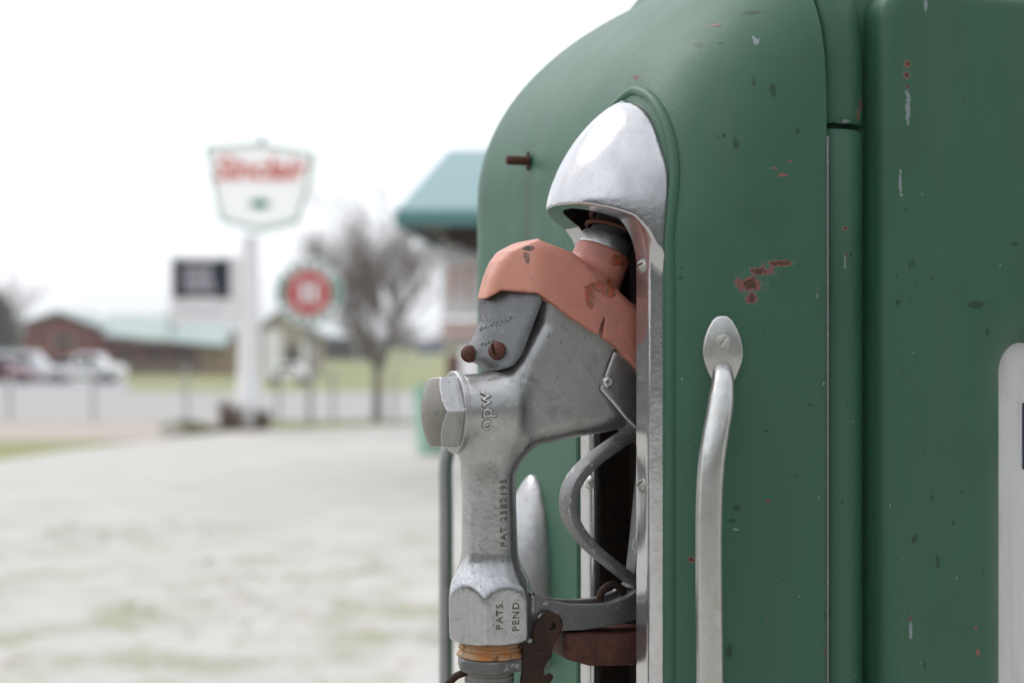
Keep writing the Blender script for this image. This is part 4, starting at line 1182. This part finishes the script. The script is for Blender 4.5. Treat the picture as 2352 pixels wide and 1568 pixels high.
for i in range(7):
    u = 1034+i*36
    mb.box(wx(u,YP), wx(u+9,YP), YP-.045, YP-.031, wz(690,YP), wz(612,YP)); mb.box(wx(u+9,YP), wx(u+24,YP), YP-.045, YP-.031, wz(625,YP), wz(612,YP))
    if i % 2 == 0: mb.box(wx(u+9,YP), wx(u+22,YP), YP-.045, YP-.031, wz(655,YP), wz(643,YP))
mb.build('salmon_print', simple('faded_salmon_print', (.68,.40,.33), .6), sb)
mb = MB()
for i in range(12): mb.box(wx(1020+i*21,YP), wx(1035+i*21,YP), YP-.045, YP-.031, wz(590,YP), wz(578,YP))
mb.build('grey_print', M_LGREY, sb)
MB().box(wx(1014,YP), wx(1290,YP), YP-.03, YP+.03, wz(783,YP), wz(736,YP)).build('sign_board', simple('faded_pink_board', (.70,.55,.50), .6), stn, label='narrow faded pink board under the white one')
def drum(name, label, cat, u0, u1, v0, Y, mat, tilt=0, ribs=True, zb=None):
    x0, x1 = wx(u0,Y), wx(u1,Y); r = (x1-x0)/2; z0 = zt(Y)+.006 if zb is None else zb; h = wz(v0,Y)-z0
    th = thing(name, label, cat, ((x0+x1)/2, Y, z0))
    prof = [(r*(1-tilt),0),(r*(1-tilt)*1.01,.02)]
    for i in range(1, 9):
        t = i/9; rr_ = r*(1-tilt*(1-t)); prof.append((rr_*(1.03 if ribs and i in (3,6) else 1), h*t))
    prof += [(r*1.04,h*.94),(r*1.04,h)]
    mb = MB(); mb.lathe(prof, ((x0+x1)/2, Y, z0), (0,0,1), 24, False); mb.build('barrel', mat, th)
    mb = MB(); mb.lathe([(r*.98,h-.05),(.001,h-.045)], ((x0+x1)/2, Y, z0), (0,0,1), 24, False); mb.build('lid', mat, th)
    return th
drum('trash_bin', 'pale green tapered trash bin behind the nozzle cap', 'bin', 948, 1046, 884, 19., simple('faded_green_plastic', (.30,.50,.38), .6, 0, .1), .22, False)
drum('oil_drum', 'dark red drum under the pink board', 'drum', 1026, 1062, 812, 26.0, simple('dark_red_steel', (.10,.025,.022), .5), 0)
# white rounded tank
th = thing('gas_tank', 'white rounded upright tank beside the dark red drum', 'tank', (wx(1080,25.2), 25.2, .006))
rT = 22*25.2/F; zT = wz(800,25.2)
MB().lathe([(rT*.8,.01),(rT,.08),(rT,zT-.16),(rT*.9,zT-.07),(rT*.6,zT-.015),(.02,zT)], (wx(1080,25.2),25.2,0), (0,0,1), 24).build('shell', M_WHITE, th)
MB().lathe([(.04,0),(.05,.02),(.05,.08),(.02,.10)], (wx(1080,25.2),25.2,zT-.005), (0,0,1), 12).build('valve_cap', M_GREY, th)

# ---- bare trees
def bare_tree(name, label, X, Y, H, spread, mat, seed, trunk_r, levels=6, first=.22, twigr=.004, kids=(3,4), kinds='tree', up=.35):
    z0 = zt(Y); th = thing(name, label, kinds, (X, Y, z0)); rg = random.Random(seed)
    tk = MB(); cr_ = MB()
    h0 = H*first
    tk.tube([(X,Y,z0-.05),(X,Y,z0+.1),(X+.02*H*.1,Y,z0+h0*.6),(X,Y,z0+h0)], [trunk_r*1.35,trunk_r*1.05,trunk_r*.92,trunk_r*.85], 10)
    def grow(p, d, l, r, lev):
        q = p; pts = [p]; dd = d
        for i in range(3):
            dd = (dd+Vector((rg.uniform(-.22,.22), rg.uniform(-.22,.22), rg.uniform(-.05,.2)))).normalized(); q = q+dd*l/3; pts.append(q)
        rs_ = [r, r*.85, r*.72, r*.6]
        cr_.tube(pts, rs_, 5 if lev < 3 else 3, False)
        if lev >= levels or r < twigr*.5: return
        for j in range(rg.randint(*kids)):
            a = rg.uniform(0, 6.283); side = Vector((math.cos(a)*spread, math.sin(a)*spread, 0)); nd = (dd*.75+side*rg.uniform(.35,.8)+Vector((0,0,up*rg.random()))).normalized()
            k_ = rg.choice((1,2,3,3)); grow(pts[k_], nd, l*rg.uniform(.62,.82), max(r*rg.uniform(.45,.62), twigr), lev+1)
    for j in range(6):
        a = j*6.283/6+rg.uniform(-.3,.3); grow(Vector((X,Y,z0+h0*rg.uniform(.85,1.))), Vector((math.cos(a)*.5*spread, math.sin(a)*.5*spread, 1)).normalized(), H*.27, trunk_r*.5, 1)
    grow(Vector((X,Y,z0+h0)), Vector((0,0,1)), H*.32, trunk_r*.65, 1)
    tk.build('trunk', mat, th); cr_.build('crown', mat, th)
    return th
M_BARK = simple('grey_brown_bark', (.215,.19,.175), .9, 0, .25, 6)
bare_tree('bare_tree', 'bare grey winter tree standing by the road, left of the teal roof', wx(866,26.9), 26.9, 4.3, 1.15, M_BARK, 15, .09, 5, .24, .0068, (3,5))
M_BARKP = simple('pale_grey_bark', (.34,.32,.32), .9, 0, .2, 3)
bare_tree('bare_tree', 'pale hazy bare tree at the left edge behind the brick house', wx(18,215), 215, 15, 1.0, M_BARKP, 23, .35, 5, .2, .03, (3,3))
bare_tree('bare_tree', 'smaller bare tree far behind the stone building', wx(820,240), 240, 10.5, 1.0, M_BARKP, 31, .3, 5, .15, .03, (3,3))
bare_tree('bare_tree', 'low bare tree in the far field right of the stone building', wx(925,260), 260, 9, 1.2, M_BARK, 37, .3, 5, .12, .03, (3,3))
# dark evergreen
def leafy(name, label, X, Y, H, Rr, mat, seed, z=None):
    z0 = zt(Y); th = thing(name, label, 'tree', (X, Y, z0)); rg = random.Random(seed)
    MB().tube([(X,Y,z0-.1),(X,Y,z0+H*.5)], [Rr*.09,Rr*.05], 8).build('trunk', M_WOOD, th)
    mb = MB()
    for i in range(2600):
        t = rg.random(); rad = Rr*math.sin(math.pi*(.12+.86*t)**.8)**.8*rg.uniform(.35,1.05)*(1+.2*math.sin(9*t+i%5)); a = rg.uniform(0,6.283)
        c = Vector((X+rad*math.cos(a), Y+rad*math.sin(a), z0+H*(.12+.88*t))); s = Rr*.10*rg.uniform(.6,1.5)
        n1 = Vector((rg.uniform(-1,1),rg.uniform(-1,1),rg.uniform(-.4,.4))).normalized()*s; n2 = Vector((rg.uniform(-1,1),rg.uniform(-1,1),rg.uniform(-1,1))).normalized()*s
        mb.add([c-n1, c+n2, c+n1, c-n2*.6], [(0,1,2,3)])
    mb.build('crown', mat, th, 0)
leafy('evergreen_tree', 'dark evergreen tree at the left edge behind the brick house', wx(-6,190), 190, wz(672,190)-zt(190), 3.2, simple('dark_evergreen', (.13,.13,.115), .9, 0, .3, 1), 4)

# far wood across the field: one mass
mb = MB(); rg = random.Random(9)
for i in range(2600):
    u = rg.uniform(-300, 2700); Y = rg.uniform(395, 430); x = wx(u, Y); z0 = zt(Y); h = rg.uniform(2.2, 5.2)*(1+.35*math.sin(u*.012)+.2*math.sin(u*.05))
    b = rg.uniform(.25,.8)
    mb.tube([(x,Y,z0-.3),(x+rg.uniform(-.4,.4),Y,z0+h*.5),(x+rg.uniform(-1,1),Y,z0+h)], [b*.5,b,.05], 4, False)
o = mb.build('far_wood', simple('winter_wood', (.17,.15,.14), .95, 0, .2, .05), None, 0); o['kind'] = 'stuff'; o['label'] = 'low grey-brown bare wood beyond the field'; o['category'] = 'wood'

# dark wood added behind the viewer, out of view, to darken the metal's reflections
mb = MB(); rg = random.Random(19)
for i in range(700):
    a = rg.uniform(R(185), R(355)); rd = rg.uniform(24, 34); x, y = rd*math.cos(a), rd*math.sin(a); h = rg.uniform(4.5, 8.5); b = rg.uniform(.7, 1.5)
    mb.tube([(x,y,-.2),(x+rg.uniform(-.2,.2),y,h*.35),(x,y,h*.7),(x+rg.uniform(-.4,.4),y,h)], [b*.7,b,b*.7,.05], 6, False)
o = mb.build('reflection_wood', simple('reflection_wood_leaves', (.04,.05,.035), .95, 0, .3, .5), None, 0); o['kind'] = 'stuff'; o['label'] = 'dark evergreen wood added behind the viewpoint to darken reflections'; o['category'] = 'wood'

# ---- brick house with a long teal roof
YH = 165.; zb = zt(YH)-.05
hs = thing('brick_house', 'long dark red brick house with a pale teal roof and porch across the road', 'house', (wx(240,YH), YH+4, zb))
gx0_, gx1_, gax_ = wx(50,YH), wx(246,YH), wx(135,YH)
mb = MB(); P = [(gx0_+.3,zb),(gx1_-.2,zb),(gx1_-.2,wz(764,YH)),(gax_,wz(722,YH)),(gx0_+.3,wz(746,YH))]
mb.prism(P, YH, YH+12); wall = mb.build('wall', M_BRICK, hs, 20)
mb = MB()
for (a, b) in (((gx0_-.6, wz(751,YH)), (gax_, wz(718,YH))), ((gax_, wz(718,YH)), (gx1_+1.2, wz(768,YH)))):
    mb.add([(a[0],YH-.7,a[1]),(b[0],YH-.7,b[1]),(b[0],YH+12.6,b[1]),(a[0],YH+12.6,a[1]),(a[0],YH-.7,a[1]+.28),(b[0],YH-.7,b[1]+.28),(b[0],YH+12.6,b[1]+.28),(a[0],YH+12.6,a[1]+.28)],
        [(0,3,2,1),(4,5,6,7),(0,1,5,4),(1,2,6,5),(2,3,7,6),(3,0,4,7)])
# long wing roof: one broad slope down to the porch
wr = [(wx(200,YH),YH+9,wz(718,YH)),(wx(505,YH),YH+9,wz(722,YH)),(wx(530,YH),YH-3,wz(792,YH)),(wx(255,YH),YH-3,wz(768,YH))]
mb.add(wr+[(x,y,z-.25) for x,y,z in wr], [(0,1,2,3),(7,6,5,4),(0,4,5,1),(1,5,6,2),(2,6,7,3),(3,7,4,0)])
roof = mb.build('roof', M_TEALP, hs, 20)
MB().box(wx(372,YH), wx(384,YH), YH+3, YH+3.8, wz(752,YH), wz(712,YH)).build('chimney', M_BRICK, roof)
MB().box(wx(246,YH), wx(455,YH), YH+.2, YH+8, zb, wz(785,YH)).build('porch_wall', M_BRICK, hs)
MB().box(wx(455,YH), wx(552,YH), YH-.5, YH+8, zb, wz(790,YH)).build('side_wall', M_TAN, hs)
MB().box(wx(250,YH), wx(455,YH), YH-2.3, YH-2.15, zb+.2, wz(828,YH)).build('porch_railing', M_WOOD, hs)
for u in (262, 320, 385, 440): MB().box(wx(u,YH)-.1, wx(u,YH)+.1, YH-2.1, YH-1.9, zb, wz(782,YH)).build('porch_post', M_WOOD, hs)
for u in (275, 345, 405): 
    fr_ = MB().box(wx(u,YH), wx(u+26,YH), YH+.12, YH+.199, wz(830,YH), wz(800,YH)).build('window', M_WOOD, hs)
    MB().box(wx(u+3,YH), wx(u+23,YH), YH+.08, YH+.119, wz(827,YH), wz(803,YH)).build('pane', M_GLASS, fr_)
fr_ = MB().box(wx(120,YH), wx(170,YH), YH-.08, YH-.001, wz(800,YH), wz(768,YH)).build('window', M_TAN, hs)
MB().box(wx(126,YH), wx(164,YH), YH-.12, YH-.081, wz(797,YH), wz(771,YH)).build('pane', M_GLASS, fr_)
# brown board fence in front of the porch
th = thing('board_fence', 'dark brown board fence in front of the house porch', 'fence', (wx(400,150), 150, zt(150)))
mb = MB()
x = wx(262,150)
while x < wx(552,150): mb.box(x, x+.28, 149.95, 150.0, zt(150)+.03, wz(852,150)); x += .31
mb.build('boards', M_WOOD, th)
MB().box(wx(262,150), wx(552,150), 150.001, 150.06, wz(860,150), wz(857,150)).build('rail', M_WOOD, th)

# ---- small stone building
YT = 135.; zb = zt(YT)-.05
st = thing('stone_building', 'small tan stone building with a white door, below the round sign', 'building', (wx(660,YT), YT+3, zb))
MB().prism([(wx(598,YT),zb),(wx(722,YT),zb),(wx(722,YT),wz(764,YT)),(wx(650,YT),wz(716,YT)),(wx(598,YT),wz(750,YT))], YT, YT+7).build('wall', M_STONE, st, 20)
mb = MB()
for a, b in (((wx(588,YT),wz(756,YT)),(wx(650,YT),wz(710,YT))),((wx(650,YT),wz(710,YT)),(wx(745,YT),wz(772,YT)))):
    mb.add([(a[0],YT-.5,a[1]),(b[0],YT-.5,b[1]),(b[0],YT+7.4,b[1]),(a[0],YT+7.4,a[1]),(a[0],YT-.5,a[1]+.2),(b[0],YT-.5,b[1]+.2),(b[0],YT+7.4,b[1]+.2),(a[0],YT+7.4,a[1]+.2)],
        [(0,3,2,1),(4,5,6,7),(0,1,5,4),(1,2,6,5),(2,3,7,6),(3,0,4,7)])
mb.build('roof', M_SLATE, st, 20)
MB().box(wx(607,YT), wx(648,YT), YT-.1, YT-.001, zb+.05, wz(758,YT)).build('door', M_WHITE, st)
MB().box(wx(694,YT), wx(719,YT), YT-.1, YT-.001, zb+.3, wz(786,YT)).build('side_door', M_WHITE, st)
MB().box(wx(660,YT), wx(684,YT), YT-.1, YT-.001, wz(838,YT), wz(795,YT)).build('window', M_GLASS, st)
# long low shed
YL = 250.; zb = zt(YL)-.1
sh = thing('low_shed', 'long low dark shed with a pale roof in the far field', 'shed', (wx(780,YL), YL+3, zb))
MB().box(wx(722,YL), wx(862,YL), YL, YL+8, zb, wz(772,YL)).build('wall', M_DKBOARD, sh)
P = [(wx(716,YL),YL-.8,wz(774,YL)),(wx(868,YL),YL-.8,wz(774,YL)),(wx(860,YL),YL+4,wz(746,YL)),(wx(722,YL),YL+4,wz(746,YL)),(wx(868,YL),YL+9,wz(774,YL)),(wx(716,YL),YL+9,wz(774,YL))]
MB().add(P, [(0,1,2,3),(3,2,4,5),(0,3,5),(1,4,2)]).build('roof', M_SLATE, sh, 20)

# ---- vehicles
M_TYRE = simple('black_tyre', (.02,.02,.02), .8); M_RIM = simple('grey_rim', (.4,.4,.41), .4, .6)
def vehicle(name, label, cat, x0, Y, L_, W_, prof, wins, mat, wheels, wr=.36, face=1):
    """prof/wins in metres along the length (0..L_) and height; side faces the camera"""
    z0 = zt(Y)+.02; th = thing(name, label, cat, (x0+L_/2, Y+W_/2, z0))
    fx = (lambda t: x0+t) if face > 0 else (lambda t: x0+L_-t)
    bm = bmesh.new(); mb = MB(); mb.prism([(fx(x), z0+z) for x, z in prof], Y, Y+W_)
    b = mb.build('body', mat, th, 30)
    bv = b.modifiers.new('edge', 'BEVEL'); bv.width = .07; bv.segments = 2; bv.limit_method = 'ANGLE'
    for wp_ in wins:
        MB().prism([(fx(x), z0+z) for x, z in wp_], Y-.012, Y+.012).build('side_window', M_GLASS, th)
    for wxp in wheels:
        for yy in (Y+.02, Y+W_-.24):
            t_ = MB(); t_.lathe([(wr*.6,0),(wr*.95,0),(wr,.04),(wr,.18),(wr*.95,.22),(wr*.6,.22)], (fx(wxp), yy-.05, z0+wr), (0,1,0), 20, True)
            wl = t_.build('wheel', M_TYRE, th)
            r_ = MB(); r_.lathe([(.001,0),(wr*.55,.0),(wr*.58,.03)], (fx(wxp), yy-.06, z0+wr), (0,1,0), 16, False); r_.build('rim', M_RIM, wl)
    MB().box(min(fx(L_-.05),fx(L_+.02)), max(fx(L_-.05),fx(L_+.02)), Y+.15, Y+.45, z0+.72, z0+.9).build('headlight', M_RIM, th)
    MB().box(min(fx(-.02),fx(.06)), max(fx(-.02),fx(.06)), Y+.1, Y+.3, z0+.75, z0+1.0).build('tail_light', M_REDP, th)
    return th
YV = 98.
xr = wx(278, YV)
vehicle('pickup_truck', 'white pickup truck parked facing right before the brick house', 'pickup truck', xr-5.6, YV, 5.6, 1.95,
    [(0,.5),(.0,1.12),(2.2,1.14),(2.3,1.9),(2.6,2.02),(3.9,2.0),(4.35,1.35),(5.35,1.18),(5.58,.95),(5.6,.5)],
    [[(2.5,1.25),(2.55,1.85),(3.1,1.9),(3.1,1.25)],[(3.25,1.25),(3.25,1.9),(3.8,1.85),(4.1,1.3)]], M_WHITE, (1.05, 4.55), .42)
vehicle('passenger_van', 'white passenger van parked left of the white pickup truck', 'van', wx(-40,YV+6), YV+6, 5.0, 2.0,
    [(0,.4),(0,1.9),(.3,2.25),(3.6,2.25),(4.2,1.4),(4.9,1.15),(5,.9),(5,.4)],
    [[(.4,1.35),(.4,1.95),(1.8,1.98),(1.8,1.35)],[(2.0,1.35),(2.0,1.98),(3.3,1.95),(3.6,1.4)]], simple('off_white_paint', (.66,.68,.70), .4), (1.0,4.1), .38)
vehicle('parked_sedan', 'maroon sedan parked at the left edge in front of the white van', 'car', wx(75,YV-7)-4.5, YV-7, 4.5, 1.8,
    [(0,.35),(0,.9),(.7,1.0),(1.3,1.42),(2.7,1.42),(3.4,.98),(4.3,.82),(4.5,.6),(4.5,.35)],
    [[(1.15,1.0),(1.45,1.34),(1.95,1.36),(1.95,1.0)],[(2.05,1.0),(2.05,1.36),(2.6,1.34),(3.0,1.0)]], simple('maroon_paint', (.16,.04,.06), .3), (.85,3.6), .32)
vehicle('parked_wagon', 'dark grey wagon parked between the maroon sedan and the pickup', 'car', wx(70,YV+1)+.4, YV+3.5, 4.3, 1.8,
    [(0,.35),(0,1.1),(.3,1.7),(2.9,1.7),(3.4,1.1),(4.2,.95),(4.3,.7),(4.3,.35)],
    [[(.4,1.1),(.5,1.58),(1.4,1.6),(1.4,1.1)],[(1.5,1.1),(1.5,1.6),(2.6,1.58),(3.0,1.1)]], simple('dark_grey_paint', (.05,.055,.06), .3), (.8,3.4), .33)
vehicle('parked_car', 'small white car on the far grass near the stone building', 'car', wx(606,88), 88, 2.9, 1.6,
    [(0,.3),(0,.8),(.4,.95),(.8,1.3),(1.9,1.3),(2.3,.9),(2.85,.78),(2.9,.3)], [[(.75,.92),(.95,1.22),(1.35,1.24),(1.35,.92)],[(1.42,.92),(1.42,1.24),(1.8,1.22),(2.05,.92)]], M_WHITE, (.6,2.3), .29)
vehicle('distant_car', 'blue car parked in the far field beyond the bare tree', 'car', wx(955,300), 300, 6.0, 2.0,
    [(0,.4),(0,1.2),(.8,1.4),(1.4,2.0),(4.2,2.0),(4.9,1.3),(5.9,1.1),(6,.4)], [[(1.5,1.4),(1.8,1.9),(2.8,1.9),(2.8,1.4)],[(3.,1.4),(3.,1.9),(4.0,1.9),(4.4,1.4)]], simple('blue_paint', (.05,.10,.26), .35), (1.1,4.8), .4)

# ---- wire fence along the road
M_POST = simple('galvanised_post', (.42,.42,.43), .6, .2)
wf = thing('wire_fence', 'thin wire fence on grey steel posts along the near road edge', 'fence', (wx(500,26.8), 26.8, 0))
for u in (-160, 22, 215, 428, 640, 765, 905, 1040): 
    x = wx(u, 26.6); MB().box(x-.028, x+.028, 26.57, 26.63, 0, .98 if u != 428 else 1.05).build('post', M_POST, wf)
for z in (.35, .65, .93): MB().tube([(wx(-160,26.6),26.56,z),(wx(1040,26.6),26.56,z)], .003, 5).build('wire', M_GREY, wf)
# thin weeds in the gravel
mb = MB(); rg = random.Random(12)
for i in range(900):
    cx, cy = rg.uniform(-5, 1.5), rg.uniform(6.0, 12.)
    if math.sin(cx*1.9+1)*math.sin(cy*1.3)+.4*math.sin(cx*5)*math.sin(cy*4.1) < .25: continue
    for j in range(7):
        x, y = cx+rg.gauss(0,.05), cy+rg.gauss(0,.05); h = rg.uniform(.015,.05); a = rg.uniform(0,6.28)
        mb.add([(x-.004*math.cos(a),y-.004*math.sin(a),.004),(x+.004*math.cos(a),y+.004*math.sin(a),.004),(x+rg.uniform(-.02,.02),y+rg.uniform(-.02,.02),h)], [(0,1,2)])
o = mb.build('weeds', simple('short_weeds', (.22,.26,.08), .9, 0, .3, 2), None, 0); o['kind'] = 'stuff'; o['label'] = 'short sparse weeds growing in the pale gravel'; o['category'] = 'weeds'

# ---- thin winter haze
hm = bpy.data.materials.new('winter_haze'); hm.use_nodes = True; ht = hm.node_tree; ht.nodes.clear()
ho = ht.nodes.new('ShaderNodeOutputMaterial'); hv = ht.nodes.new('ShaderNodeVolumePrincipled')
hv.inputs['Color'].default_value = (.93, .94, .96, 1); hv.inputs['Density'].default_value = .0005; hv.inputs['Anisotropy'].default_value = .2
ht.links.new(hv.outputs[0], ho.inputs['Volume'])
hz_o = MB().box(-2700, 2700, -900, 2700, -3.6, 18.5).build('haze', hm, None, 0); hz_o['kind'] = 'stuff'; hz_o['label'] = 'thin pale winter haze over the whole place'; hz_o['category'] = 'haze'
